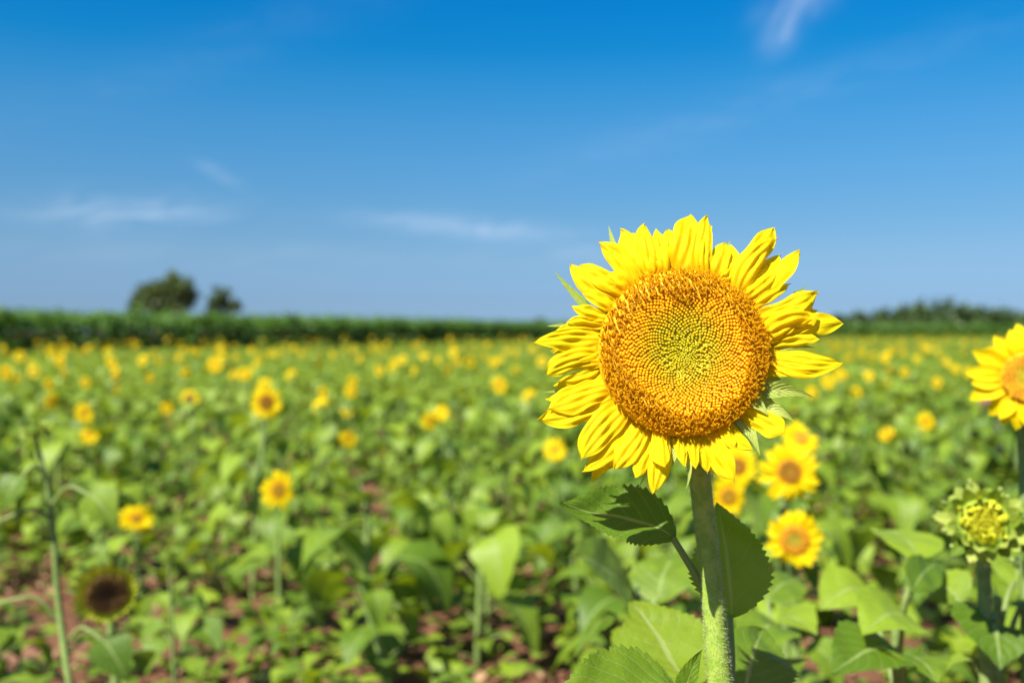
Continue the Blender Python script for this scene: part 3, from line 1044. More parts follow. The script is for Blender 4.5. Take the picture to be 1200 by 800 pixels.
for (px, py, dia, real, kind, var, turn, lab) in NB:
    eff = max(dia - 3.5, dia * 0.75)
    Y = real * F / eff
    p = at(px, py, Y)
    # the head sits in front of its stem by about 8 cm, so the stem stands a little behind
    h = max(0.35, p[2])
    base_turn = math.atan2(-p[0], Y) * -1
    s = real / 0.144 if kind != 'bud' else real / 0.07
    grp = None
    if lab is None:
        lab, grp = 'small open sunflower in the rows of yellow dots near the tall crop', 'small sunflowers in the far rows'
    place(kind, var, p[0], Y + 0.08 * s, h, turn - base_turn * 0.6, lab, grp, 'sunflower', s, p)
    TAKEN.append((p[0], Y + 0.08))
    NPL += 1

# ------------------------------------------------------------------ the nearer neighbours, each built for itself


def neighbour(px, py, Y, rad, dr, style, label, tilt=0.12, turn=0.0, petals='each', nl=9, npet=15, leaf_low=0.15, leaf_top=0.86, Lmax=0.15, neck=0.06, thick=1.0):
    """a sunflower whose head shows at a pixel and depth: stem, leaves, head with every ray a sub-part"""
    hc = at(px, py, Y)
    hx, hy = math.sin(turn) * (neck + 0.03), -math.cos(turn) * (neck + 0.03)      # the head hangs this far in front of its stem
    root = empty('sunflower', (hc[0] - hx, Y - hy, 0))
    tag(root, label, 'sunflower')
    n = (math.sin(turn) * math.cos(tilt), -math.cos(turn) * math.cos(tilt), math.sin(tilt))
    h = hc[2]
    sm = MB()
    nn = np.array(n)
    q = np.array([hx, hy, h]) - nn * 0.022
    pts = [(0.02, 0, -0.03), (0.012, 0, h * 0.4), (0.0, 0, h - 0.10), (hx * 0.25, hy * 0.25, h - 0.03), tuple(q)]
    c, r = tube(sm, pts, np.array([0.012, 0.0105, 0.0095, 0.009, 0.009]) * thick, 8, nt=18)
    sm.build('stem', M['stalk'], root)
    for (z, a, f) in leaf_plan(h, nl, leaf_low, leaf_top):
        i = int(np.argmin(np.abs(c[:, 2] - z)))
        mb = MB()
        size = Lmax * (0.6 + 0.55 * (1 - f)) * (0.85 + 0.3 * RNG.random())
        leaf_into(mb, c[i], a, size * 0.6, size, R(30 + 30 * f), R(15 + 40 * RNG.random()), 9, 7, 0.12)
        mb.build('leaf', M['leaf'], root)
    if style == 'bud':
        bud_head(root, np.array([hx, hy, h]), n, rad, (0.54, 0.53, 0.018) if rad > 0.02 else (0.24, 0.33, 0.04))
    else:
        head_parts(root, np.array([hx, hy, h]), n, rad, dr, npet, style, petals)
    TAKEN.append((hc[0], Y + neck))
    return root


neighbour(1206, 442, 1.42, 0.078, 0.036, 'green', 'large sunflower cut by the right picture edge, green heart ringed in orange', 0.1, -0.42, npet=17, Lmax=0.12)
neighbour(925, 552, 2.36, 0.074, 0.028, 'brown', 'upper full bloom of two beside the thick stem, brown centre with a lighter dot', 0.15, -0.1, npet=13)
neighbour(931, 632, 2.30, 0.068, 0.034, 'orange', 'lower full bloom of two beside the thick stem, plain amber centre', 0.05, -0.25, npet=13)
neighbour(938, 513, 2.75, 0.052, 0.02, 'orange', 'half hidden yellow bloom poking out above the brown centred one', 0.6, 0.2, npet=12)
neighbour(864, 546, 3.2, 0.068, 0.028, 'brown', 'upper bloom hidden behind the big sunflower lowest petals', 0.1, -0.2, 'ring')
neighbour(853, 581, 3.1, 0.062, 0.026, 'orange', 'bloom directly right of the thick stem, half hidden by the dark leaf', 0.1, 0.1, 'ring')
neighbour(1153, 612, 1.36, 0.044, 0.0, 'bud', 'plump green bud with yellow heart and pale bract tips, below the edge sunflower', 0.38, -0.45, nl=5, Lmax=0.13, leaf_top=0.72)
neighbour(198, 648, 2.7, 0.018, 0.0, 'bud', 'thin stemmed plant with a tiny green bud right of the dark seed head', 0.9, 0.3, nl=7, Lmax=0.12, thick=0.5)


def seed_head():
    Y = 2.2
    hc = at(125, 694, Y)
    root = empty('sunflower', (hc[0] - 0.02, Y + 0.07, 0))
    tag(root, 'drooping sunflower without petals, dark brown seed disc fringed in yellow green', 'sunflower')
    n = nrm((0.42, -0.88, -0.2))
    h = hc[2]
    sm = MB()
    q = np.array([0.02, -0.07, h]) - n * 0.02
    tube(sm, [(0.03, 0.0, -0.03), (0.02, 0, h * 0.5), (0.0, 0, h - 0.08), (-0.01, -0.01, h + 0.0), tuple(q)], [0.013, 0.012, 0.011, 0.010, 0.010], 8, nt=18)
    sm.build('stem', M['stalk'], root)
    c0 = np.array([0.02, -0.07, h])
    ex, ey, ez = frame_of(n)
    head = head_parts(root, c0, n, 0.058, 0.049, 2, 'dark', 'ring')
    for ch in list(head.children):
        bpy.data.objects.remove(ch)
    for i in range(30):
        a = i * 2 * math.pi / 30
        d = ex * math.cos(a) + ey * math.sin(a)
        L = (0.016 + 0.008 * RNG.random()) * (1.35 + 0.5 * math.cos(a - 2.3))
        mb = MB()
        b0 = c0 + d * 0.045 + ez * 0.002
        blade(mb, [b0, b0 + d * L * 0.6 + ez * 0.008, b0 + d * L + ez * 0.012], ez, 0.014, lambda t: prof_petal(t, 0.9, 0.3, 1.3), 5, 3, fold=0.2, col=np.array([0.52, 0.58, 0.02]) * (0.8 + 0.4 * RNG.random()))
        mb.build('bract', M['pigment'], head)
    for (z, a) in ((0.2, 0.5), (0.32, 2.9), (0.42, 5.1), (0.5, 1.6)):
        mb = MB()
        leaf_into(mb, (0.015, 0, z), a, 0.08, 0.13, R(30), R(40), 9, 7, 0.12)
        mb.build('leaf', M['leaf'], root)
    TAKEN.append((hc[0], Y))


def tall_stalk():
    """the tall leggy plant at the left: bare stalk with bent petioles and a green bud on top"""
    Y = 2.25
    top = at(42, 512, Y)
    foot = at(88, 840, Y - 0.05)
    mid1, mid2 = at(60, 600, Y), at(70, 720, Y)
    root = empty('sunflower', (foot[0], Y, 0))
    tag(root, 'tall leggy stalk with bent leaf stems and a green bud near the left border', 'sunflower')
    org = np.array([foot[0], Y, 0])
    sm = MB()
    pts = [np.array([0.06, 0, -0.03]), foot - org, mid2 - org, mid1 - org, top - org]
    tube(sm, pts, [0.0085, 0.008, 0.008, 0.007, 0.005], 8, nt=22)
    sm.build('stem', M['stalk'], root)
    bud_head(root, top - org + np.array([0, -0.01, 0.02]), nrm((0.1, -0.45, 0.9)), 0.025, (0.22, 0.32, 0.04))
    for (s, m_, e, t2, w) in (((63, 612), (40, 596), (-5, 612), (-60, 660), 0.11), ((72, 730), (40, 700), (-6, 708), (-60, 760), 0.13),
                              ((62, 590), (80, 570), (105, 580), (135, 620), 0.09), ((56, 560), (40, 545), (25, 560), (5, 600), 0.08), ((74, 760), (95, 735), (120, 750), (150, 800), 0.10)):
        mb = MB()
        a, b, c_, d = [at(*q, Y - 0.02 * i) - org for i, q in enumerate((s, m_, e, t2))]
        tube(mb, [a, b, c_], [0.0055, 0.0045, 0.0035], 6, nt=10, cap=False)
        blade(mb, [c_, (c_ + d) / 2 + [0, -0.01, 0.03], d], (0, -0.5, 0.85), w, prof_leaf, 9, 7, fold=0.15, wave=0.02, heart=0.1, serr=0.12)
        mb.build('leaf', M['leaf'], root)
    TAKEN.append((foot[0], Y))


seed_head()
tall_stalk()

# ------------------------------------------------------------------ leafy plants, one by one, nearest first
LEAFY = []
RNG = np.random.default_rng(77)


def hides_bloom(x, y, h):
    """would a plant here stand in front of one of the open flowers that show?"""
    u = 600 + x / y * F
    for (bx, by, dia, real, k_, v_, t_, l_) in [q for q in NB if q[2] >= 20] + [(125, 694, 60, 0.12, '', 0, 0, ''), (925, 552, 75, 0.15, '', 0, 0, ''), (931, 632, 72, 0.14, '', 0, 0, '')]:
        yb = real * F / max(dia - 3.5, dia * 0.75)
        if y < yb and abs(u - bx) < dia * 0.35 + 0.08 / y * F and 388 + (CAM_H - h - 0.02) / y * F < by + dia * 0.2:
            return True
    return False


for (x, y, h) in ((3.62, 7.35, 0.86), (3.92, 7.5, 0.9), (3.40, 7.1, 0.8), (3.78, 7.0, 0.8)):
    place('leafy', int(y * 10), x, y, h, y * 9, 'taller leafy flowerless plant in front of the half hidden person', 'leafy plants in front of the person', 'sunflower')
    TAKEN.append((x, y))
sx, sy = 0.50, 0.56
cand = []
for iy in range(-2, 40):
    for ix in range(-40, 41):
        x = ix * sx + (iy % 2) * sx * 0.5 + RNG.normal() * 0.10
        y = 1.7 + iy * sy * 0.9 + RNG.normal() * 0.10
        if y < 1.75:
            continue
        if abs(x) > 0.535 * y + 0.22:
            continue
        cand.append((math.hypot(x, y), x, y))
cand.sort()
N_LEAFY = 300 - NPL - 10
for i, (d, x, y) in enumerate(cand):
    if len(LEAFY) >= N_LEAFY:
        break
    if y < 2.2 and (x < 0.15 or RNG.random() < 0.3):
        continue
    if y < 3.6 and RNG.random() < 0.04:
        continue
    if 0.02 < x / y < 0.13 and y < 3.0:      # the open patch of soil left of the thick stem
        continue
    if not spot_free(x, y, 0.26 if y > 4 else 0.2):
        continue
    h = 0.27 + 0.30 * RNG.random() ** 1.3 + (0.08 if y > 3.8 else 0.0) + (0.10 if y > 6 else 0)
    if y < 2.6:
        h = min(h, 0.44)
    if hides_bloom(x, y, h):
        while h > 0.2 and hides_bloom(x, y, h):
            h *= 0.9
        if h < 0.24:
            continue
    near = y < 4.6
    if near:
        lab, grp = 'low leafy sunflower plant without a flower, one of many among the bare soil in front', 'leafy plants along the front of the field'
    elif y < 7.5:
        lab, grp = 'knee high leafy sunflower plant without a flower in the green middle of the field', 'leafy plants in the middle of the field'
    else:
        lab, grp = 'leafy flowerless sunflower plant in the closed green canopy farther out', 'leafy plants in the farther canopy'
    place('leafy_near' if near else 'leafy', int(RNG.integers(0, 5)), x, y, h, RNG.random() * 6.28, lab, grp, 'sunflower')
    LEAFY.append((d, x, y))
    TAKEN.append((x, y))
D_CUT = max(q[0] for q in LEAFY)
for k, ps in PROTO.items():                   # prototypes that were never needed
    for i, p in enumerate(ps):
        if (k, i) not in USED:
            remove_tree(p)

# ------------------------------------------------------------------ the rest of the field: one mass of plants


def lod_plant(nl, h, detail):
    P = MB()
    C, D, N, L = [], [], [], []
    for i in range(nl):
        a = i * 2.4 + RNG.normal() * 0.3
        f = (i + 0.5) / nl
        z = h * (0.2 + 0.75 * f)
        r0 = 0.03 + 0.10 * (1 - f * 0.6) * RNG.random()
        o = np.array([math.cos(a), math.sin(a), 0])
        C.append(o * r0 + [0, 0, z])
        dr = RNG.random() * 0.9 - 0.1
        D.append(nrm(o * math.cos(dr) - np.array([0, 0, math.sin(dr)])))
        N.append(nrm(np.array([0, 0, 1]) + o * 0.4 + RNG.normal(size=3) * 0.25))
        L.append(0.165 * (0.75 + 0.5 * RNG.random()) * (1.0 if detail else 1.35))
    C, D, N, L = map(np.array, (C, D, N, L))
    leaf_quads(P, C, D, N, L, L * 0.85, RNG.random(nl), 0)
    return P


def lod_head(P, h, real):
    c = np.array([0, -0.08, h])
    tilt = RNG.normal() * 0.25 + 0.05
    turn = RNG.normal() * 0.45
    ex, ey, ez = frame_of((math.sin(turn) * math.cos(tilt), -math.cos(turn) * math.cos(tilt), math.sin(tilt)))
    n = 11
    for i in range(n):
        a = i * 2 * math.pi / n
        d = ex * math.cos(a) + ey * math.sin(a)
        s = -ex * math.sin(a) + ey * math.cos(a)
        r = real * 0.5 * (0.9 + 0.2 * RNG.random())
        w = real * 0.12
        z1 = RNG.normal() * 0.012
        P.add([c + d * real * 0.12, c + d * r * 0.65 + s * w + ez * 0.008, c + d * r + ez * z1, c + d * r * 0.65 - s * w + ez * 0.008], [(0, 1, 2, 3)], [(0, 0.2, 0.5)] * 4, (1, 1, 1), 1)
    lathe(P, [(real * 0.17, -0.004), (real * 0.14, 0.010), (0.002, 0.014)], 8, c, ex, ey, ez, (0.40, 0.19, 0.006), 2)
    lathe(P, [(0.008, -0.03), (real * 0.22, -0.008), (real * 0.23, -0.003)], 8, c, ex, ey, ez, (0.16, 0.25, 0.05), 2)
    tube(P, [(0, 0, 0), (0, 0, h - 0.05), (0, -0.03, h), tuple(c - ez * 0.02)], [0.011, 0.009, 0.008, 0.007], 4, nt=6, mi=3, cap=False)


def replicate(dst, src, X, Y, H, A):
    v = np.concatenate(src.v)
    uvw = np.concatenate(src.uvw)
    col = np.concatenate(src.col)
    for i in range(len(X)):
        ca, sa = math.cos(A[i]), math.sin(A[i])
        s = H[i]
        vv = np.stack([v[:, 0] * ca - v[:, 1] * sa + X[i], v[:, 0] * sa + v[:, 1] * ca + Y[i], v[:, 2] * s], 1)
        base = dst.n
        dst.v.append(vv)
        u = uvw.copy()
        u[:, 2] = np.clip(u[:, 2] * 0.6 + RNG.random() * 0.4, 0, 1)
        dst.uvw.append(u)
        dst.col.append(col)
        for f, m in zip(src.f4, src.m4):
            dst.f4.append(f + base)
            dst.m4.append(m)
        for f, m in zip(src.f3, src.m3):
            dst.f3.append(f + base)
            dst.m3.append(m)
        dst.n += len(v)


def far_field():
    dst = MB()
    leafy = [[lod_plant(20, 0.74, True) for _ in range(6)], [lod_plant(9, 0.74, False) for _ in range(6)]]
    bloom = []
    for _ in range(14):
        p = lod_plant(11, 0.72, True)
        lod_head(p, 0.84 + RNG.normal() * 0.07, 0.14 + 0.012 * RNG.normal())
        bloom.append(p)
    pts = []
    y = 1.8
    while y < 168:
        step = 0.52 if y < 26 else (0.75 if y < 45 else (1.1 if y < 80 else 1.7))
        xm = 0.80 * y + 3.0
        for x in np.arange(-xm, xm, step):
            xx, yy = x + RNG.normal() * step * 0.25, y + RNG.normal() * step * 0.25
            if yy > crop_y(xx) - 0.25:
                continue
            d = math.hypot(xx, yy)
            if d < D_CUT + 0.1 and abs(xx) < 0.535 * yy + 0.4:
                continue
            if yy < 2.5 and xx > 0:
                continue
            if not spot_free(xx, yy, 0.2):
                continue
            pts.append((xx, yy))
        y += step
    for (x, y) in pts:
        b = RNG.random() < (0.15 if y < 18 else (0.13 if y < 45 else 0.105)) * (0.35 + 1.2 * (math.sin(x * 0.8 + y * 0.37) * math.sin(x * 0.27 - y * 0.6) > -0.1)) and y > 9
        lod = 0 if y < 32 else 1
        src = bloom[RNG.integers(0, 14)] if b else leafy[lod][RNG.integers(0, 6)]
        replicate(dst, src, [x], [y], [(0.88 if b else 0.72) + 0.24 * RNG.random()], [RNG.normal() * 0.35 if b else RNG.random() * 6.28])
    o = dst.build('sunflower_field', [M['leaf_far'], M['petal_far'], M['pigment'], M['stem']])
    tag(o, 'mass of far sunflower plants dotted with yellow blooms up to the tall crop', None, None, 'stuff')


far_field()

RNG = np.random.default_rng(21)
# ------------------------------------------------------------------ the big sunflower in focus
HY = 0.845
HC = at(801, 411, HY)
MM = HY / F                                  # metres per photograph pixel at the head
HN = nrm((-0.10, -0.97, 0.20))
HX, HYv, HZ = frame_of(HN)


def hp(px, py, z=0.0):
    """point seen at a photograph pixel on the plane z millimetres in front of the head plane"""
    o = np.array([0, 0, CAM_H])
    d = at(px, py, 1.0) - o
    k = np.dot(HC + HZ * (z * 0.001) - o, HZ) / np.dot(d, HZ)
    return o + d * k


hero = empty('sunflower', (0.19, 0.93, 0))
tag(hero, 'big sharp sunflower standing tallest in front, wide amber disc with heart shaped green centre', 'sunflower')
HO = np.array([0.19, 0.93, 0])


def H(p):
    return np.asarray(p, float) - HO


def hero_build(mb, name, m, parent):
    mb.v = [v - HO for v in mb.v]
    return mb.build(name, m, parent)


HR = 97.5 * MM                                # disc radius

# stem
sb = MB()
spts = [np.array([0.19, 0.93, -0.03]), at(868, 1150, 0.925), at(852, 900, 0.915), at(844, 800, 0.908), at(837, 720, 0.905), at(829, 640, 0.905), at(820, 560, 0.903), at(814, 515, 0.896), hp(808, 470, -22)]
srad = [0.0150, 0.0135, 0.0120, 0.0112, 0.0100, 0.0096, 0.0098, 0.0105, 0.014]
sc_, sr_ = tube(sb, spts, srad, 20, nt=90)
sr_ = sr_
hb = []
for _ in range(5200):
    i = RNG.integers(20, 80)
    f = RNG.random()
    c = sc_[i] * (1 - f) + sc_[i + 1] * f
    t = nrm(sc_[i + 1] - sc_[i])
    a = RNG.random() * 6.28
    e1 = nrm(np.cross(t, [0.1, 1, 0.2]))
    e2 = np.cross(t, e1)
    d = e1 * math.cos(a) + e2 * math.sin(a)
    p = c + d * sr_[i] * 0.98
    L = 0.0014 + 0.0018 * RNG.random()
    w = 0.00014
    q = p + (d + t * RNG.normal() * 0.35 + unit_rand(1)[0] * 0.25) * L
    s_ = np.cross(d, t)
    sb.add([p + s_ * w, p - s_ * w + t * w, p - t * w * 1.2, q], [(0, 1, 3), (1, 2, 3), (2, 0, 3)], None, (1, 1, 1), 1)
hero_build(sb, 'stem', [M['stem'], M['hair']], hero)

# head: green cup behind, domed disc
PC = np.array([803, 420])                    # the centre the spirals turn about, in photograph pixels
hd = MB()
gcol = (0.17, 0.27, 0.05)
lathe(hd, [(0.014, -0.034), (0.035, -0.034), (HR * 0.8, -0.027), (HR * 1.02, -0.013), (HR * 1.03, -0.006)], 64, HC, HX, HYv, HZ, gcol)


def disc_z(q):
    """height of the disc face (mm) at relative radius q: shallow dish, raised shoulder, falling rim"""
    return 3.0 + 7.5 * np.sin(np.clip(q / 0.80, 0, 1) * math.pi / 2) ** 2 - 9.5 * np.clip((q - 0.78) / 0.22, 0, 1) ** 1.7


qs = [1.03, 1.0, 0.96, 0.92, 0.86, 0.8, 0.7, 0.6, 0.45, 0.3, 0.15, 0.01]
lathe(hd, [(HR * q, (disc_z(min(q, 1.0)) - 1.5) * 0.001 - (0.006 if q > 1.01 else 0)) for q in qs], 72, HC, HX, HYv, HZ,
      [(0.70, 0.38, 0.004) if q > 0.55 else (0.52, 0.44, 0.008) for q in qs])
head = hero_build(hd, 'flower_head', M['pigment'], hero)

ANG = np.array([0, 15, 35, 56, 70, 82, 92, 108, 135, 160, 180, 200, 220, 235, 255, 270, 290, 320, 345, 360], float)
RBD = np.array([.72, .71, .75, .80, .72, .55, .55, .70, .77, .78, .79, .75, .69, .69, .74, .79, .81, .83, .77, .72])


def closed_limit(a):
    return np.interp(np.degrees(a) % 360, ANG, RBD)


buds, openf = MB(), MB()
NF = 2350
th6 = np.linspace(0, 2 * math.pi, 7, endpoint=False)
for i in range(NF):
    q = ((i + 0.6) / NF) ** 0.56
    a = i * GA + RNG.normal() * 0.012 * (1 + (q < 0.3) * 3)
    off = (PC - np.array([801, 411])) * (1 - q)
    lx = q * HR * math.cos(a) + off[0] * MM
    ly = q * HR * math.sin(a) - off[1] * MM
    ang2 = math.atan2(ly, lx)
    q2 = math.hypot(lx, ly) / HR
    dq = q2 * (1 + 0.0)
    base = HC + HX * lx + HYv * ly + HZ * ((disc_z(min(q2, 1.0)) - 1.2) * 0.001)
    d = HX * math.cos(ang2) + HYv * math.sin(ang2)
    sp = HR * 1.78 / math.sqrt(NF) * (0.78 + 0.34 * q)       # local spacing
    slope = -0.25 + 1.3 * max(0, q2 - 0.72)
    ax = nrm(HZ + d * slope + unit_rand(1)[0] * 0.10)
    e1 = nrm(np.cross(ax, HX + 0.2 * HYv))
    e2 = np.cross(ax, e1)
    lim = closed_limit(ang2) + RNG.normal() * 0.018
    if dq < lim:
        # closed bud: a small pointed bead, green in the heart, amber outward
        g = np.clip(q2 / 0.70, 0, 1)
        heart = np.clip((q2 / 0.62), 0, 1) ** 1.4
        c_in = np.array([0.53, 0.49, 0.006])
        c_out = np.array([0.90, 0.48, 0.004])
        col = c_in * (1 - heart) + c_out * heart
        if q2 < 0.40 and RNG.random() < 0.30:
            col = np.array([0.66, 0.55, 0.02])
        col = col * (0.78 + 0.40 * RNG.random())
        r = sp * (0.53 + 0.05 * RNG.random())
        hh = sp * (0.95 + 0.5 * (1 - g) * RNG.random())
        P = []
        for zz, rr in ((-0.25, 0.70), (0.25, 1.0), (0.62, 0.93), (0.9, 0.62)):
            P.append(base + ax * (hh * zz) + (np.cos(th6)[:, None] * e1 + np.sin(th6)[:, None] * e2) * r * rr)
        k = 7
        P = np.array(P)
        dk = np.array([0.50, 0.42, 0.5])
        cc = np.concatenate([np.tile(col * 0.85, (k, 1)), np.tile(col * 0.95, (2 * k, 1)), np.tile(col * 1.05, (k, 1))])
        buds.add(P, grid_faces(4, k, True), None, cc)
        ring = P[-1]
        j = np.arange(k)
        tip = base + ax * hh * (1.02 + 0.1 * RNG.random()) + unit_rand(1)[0] * r * 0.15
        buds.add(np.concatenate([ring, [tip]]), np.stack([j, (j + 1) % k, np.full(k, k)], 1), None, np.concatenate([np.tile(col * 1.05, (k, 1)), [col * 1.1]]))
    else:
        # open floret: tube, flared lobes, dark anther column with two curled stigmas
        base0 = base
        for twin in range(2):
            base = base0 + (0 if twin == 0 else 1) * ((HX * RNG.normal() + HYv * RNG.normal()) * sp * 0.45)
            L = (0.0042 + 0.0026 * RNG.random()) * (0.75 if dq < lim + 0.07 else 1.0)
            bend = unit_rand(1)[0] * 0.22
            ax2 = nrm(ax + d * 0.35 * (q2 - 0.6) + bend)
            col = np.array([0.94, 0.61, 0.005]) * (0.82 + 0.36 * RNG.random())
            col[0] = min(col[0], 0.95)
            if RNG.random() < 0.10:
                col = np.array([0.60, 0.28, 0.004]) * (0.7 + 0.6 * RNG.random())
            if RNG.random() < 0.22:
                col = np.array([0.92, 0.60, 0.006])
            e1 = nrm(np.cross(ax2, HX + 0.2 * HYv))
            e2 = np.cross(ax2, e1)
            r = sp * 0.22
            th5 = np.linspace(0, 2 * math.pi, 6, endpoint=False) + RNG.random()
            P = []
            for zz, rr in ((0, 0.7), (0.45, 0.8), (0.72, 1.0), (0.85, 1.35)):
                P.append(base + ax2 * (L * zz) + (np.cos(th5)[:, None] * e1 + np.sin(th5)[:, None] * e2) * r * rr)
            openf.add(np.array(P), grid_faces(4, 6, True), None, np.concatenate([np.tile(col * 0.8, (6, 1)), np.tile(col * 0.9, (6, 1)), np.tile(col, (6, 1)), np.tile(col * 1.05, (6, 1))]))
            colb = np.array([0.50, 0.19, 0.004]) if RNG.random() < 0.18 else np.array([0.92, 0.56, 0.005])
            p0 = base + ax2 * L * 0.7
            p1 = base + ax2 * L * 1.12
            tube(openf, [p0, p1], [r * 0.5, r * 0.42], 5, 0, colb, nt=3, cap=True)
            for sg in (-1, 1):
                aa = RNG.random() * 6.28
                sdv = (e1 * math.cos(aa) + e2 * math.sin(aa))
                tube(openf, [p1, p1 + ax2 * 0.0007 + sdv * 0.0006, p1 + ax2 * 0.0006 + sdv * 0.0014, p1 - ax2 * 0.0001 + sdv * 0.0016], [r * 0.28, r * 0.24, r * 0.18, r * 0.1], 4, 0, np.array([0.92, 0.55, 0.006]) * (0.8 + 0.4 * RNG.random()), nt=5, cap=False)
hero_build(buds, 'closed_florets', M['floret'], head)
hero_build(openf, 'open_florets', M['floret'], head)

# rays: base pixel, tip pixel, width px, depth of base and tip in mm, sideways bow px, cup, ridges, twist
PET = [
    # --- behind
    (742, 335, 726, 290, 24, -9, -22, 0, .1, 2, 0), (846, 322, 855, 288, 26, -9, -24, 0, .1, 2, 0), (764, 322, 742, 262 + 12, 22, -9, -22, 0, .1, 2, 0),
    (872, 335, 912, 300, 26, -9, -22, 0, .1, 2, .3), (893, 372, 958, 364, 22, -10, -14, -2, .1, 2, 0), (898, 395, 986, 379, 27, -9, -10, -6, .15, 2, 0),
    (718, 352, 690, 330, 24, -9, -16, 0, .2, 2, 0), (716, 480, 634, 489, 24, -9, -8, 4, .1, 3, 0), (720, 515, 694, 563, 20, -10, -14, 2, .1, 2, 0),
    (748, 505, 712, 548, 26, -9, -12, 0, .1, 2, 0), (820, 510, 834, 555, 15, -9, -8, 0, .2, 2, 0), (790, 512, 768, 545, 16, -9, -10, 0, .1, 2, 0),
    (704, 400, 648, 412, 24, -10, -14, 0, .1, 2, 0), (705, 448, 648, 452, 18, -10, -12, 0, .3, 2, .3), (800, 315, 783, 268, 22, -9, -24, 0, .1, 2, 0),
    # --- front
    (775, 318, 769, 268, 16, -6, -17, 2, .1, 2, 0), (793, 316, 809, 252, 35, -5, -18, 4, .12, 3, .05), (820, 316, 829, 253, 25, -4, -17, -4, .12, 3, 0),
    (838, 320, 850, 286, 24, -6, -18, 0, .1, 2, 0), (851, 328, 907, 267, 27, -6, -16, 5, .2, 3, 0), (868, 337, 909, 281, 26, -2, -10, -8, .3, 3, -.25),
    (884, 353, 937, 295, 30, -6, -12, -4, .25, 3, .3), (893, 368, 958, 343, 26, -5, -6, 5, .2, 3, 0), (897, 384, 957, 368, 24, -4, -2, 5, .2, 3, -.15),
    (899, 396, 952, 374, 28, -1, 5, -7, .35, 3, -.3), (902, 415, 987, 425, 30, -4, 2, 7, .2, 4, .1), (900, 431, 966, 437, 26, -5, 0, -6, .2, 4, 0),
    (866, 479, 918, 506, 25, -5, 6, -3, .2, 3, 0), (850, 496, 880, 526, 17, -4, 4, 4, .25, 2, .2), (832, 505, 859, 562, 27, -3, 5, 5, .15, 3, 0),
    (818, 508, 829, 552, 15, -7, -2, 0, .2, 2, .2), (811, 510, 815, 548, 12, -3, 4, 0, .3, 2, 0), (803, 508, 803, 546, 13, -3, 5, 4, .4, 2, .3),
    (772, 515, 765, 577, 23, -4, 4, -3, .2, 3, 0), (774, 503, 779, 547, 20, 0, 8, 2, .25, 2, -.2), (757, 498, 720, 549, 27, -5, 0, -3, .15, 3, 0),
    (745, 495, 684, 551, 28, -6, -3, -3, .15, 3, 0), (727, 480, 681, 537, 37, -1, 4, 5, .18, 4, .05), (708, 468, 631, 491, 30, -5, 2, -6, .2, 4, 0),
    (706, 458, 645, 478, 30, -4, 4, 4, .25, 4, .1), (704, 440, 642, 467, 24, -6, -2, -5, .2, 3, 0), (702, 422, 640, 439, 26, -3, 5, 7, .25, 4, 0),
    (702, 395, 626, 401, 27, -4, 3, 5, .25, 4, 0), (702, 404, 652, 416, 22, -6, -2, -3, .2, 3, 0), (706, 381, 665, 377, 15, -5, -2, 4, .3, 2, .4),
    (710, 370, 670, 358, 17, -5, -4, -3, .3, 2, -.2), (712, 361, 682, 342, 18, -5, -6, 3, .25, 2, 0), (722, 350, 669, 310, 26, -5, -12, -4, .2, 3, .1),
    (729, 342, 681, 312, 24, -3, -8, 5, .2, 3, 0), (740, 334, 702, 284, 28, -4, -12, 6, .2, 3, 0), (753, 325, 728, 270, 25, -5, -15, 3, .15, 3, 0), (766, 319, 755, 262, 28, -4, -16, -3, .12, 3, 0),
]
# narrower rays in between, most of them half hidden behind the others
for i in range(36):
    a = (i + 0.6 * RNG.random()) * 2 * math.pi / 36
    if -0.85 < ((a + math.pi) % (2 * math.pi)) - math.pi < -0.25:      # the torn gap at the lower right
        continue
    near_ = min(PET[15:47], key=lambda q: abs(math.atan2(math.sin(math.atan2(411 - q[3], q[2] - 801) - a), math.cos(math.atan2(411 - q[3], q[2] - 801) - a))))
    rt = math.hypot(near_[2] - 801, near_[3] - 411) * (0.80 + 0.15 * RNG.random())
    a2 = a + RNG.normal() * 0.06
    back_ = RNG.random() < 0.7
    PET.append((801 + 95 * math.cos(a), 411 - 95 * math.sin(a), 801 + rt * math.cos(a2), 411 - rt * math.sin(a2), 12 + 7 * RNG.random(),
                -8 if back_ else -3, near_[6] - 5 if back_ else near_[6] + 3, RNG.normal() * 5, 0.3 + 0.2 * RNG.random(), 2, RNG.normal() * 0.4))
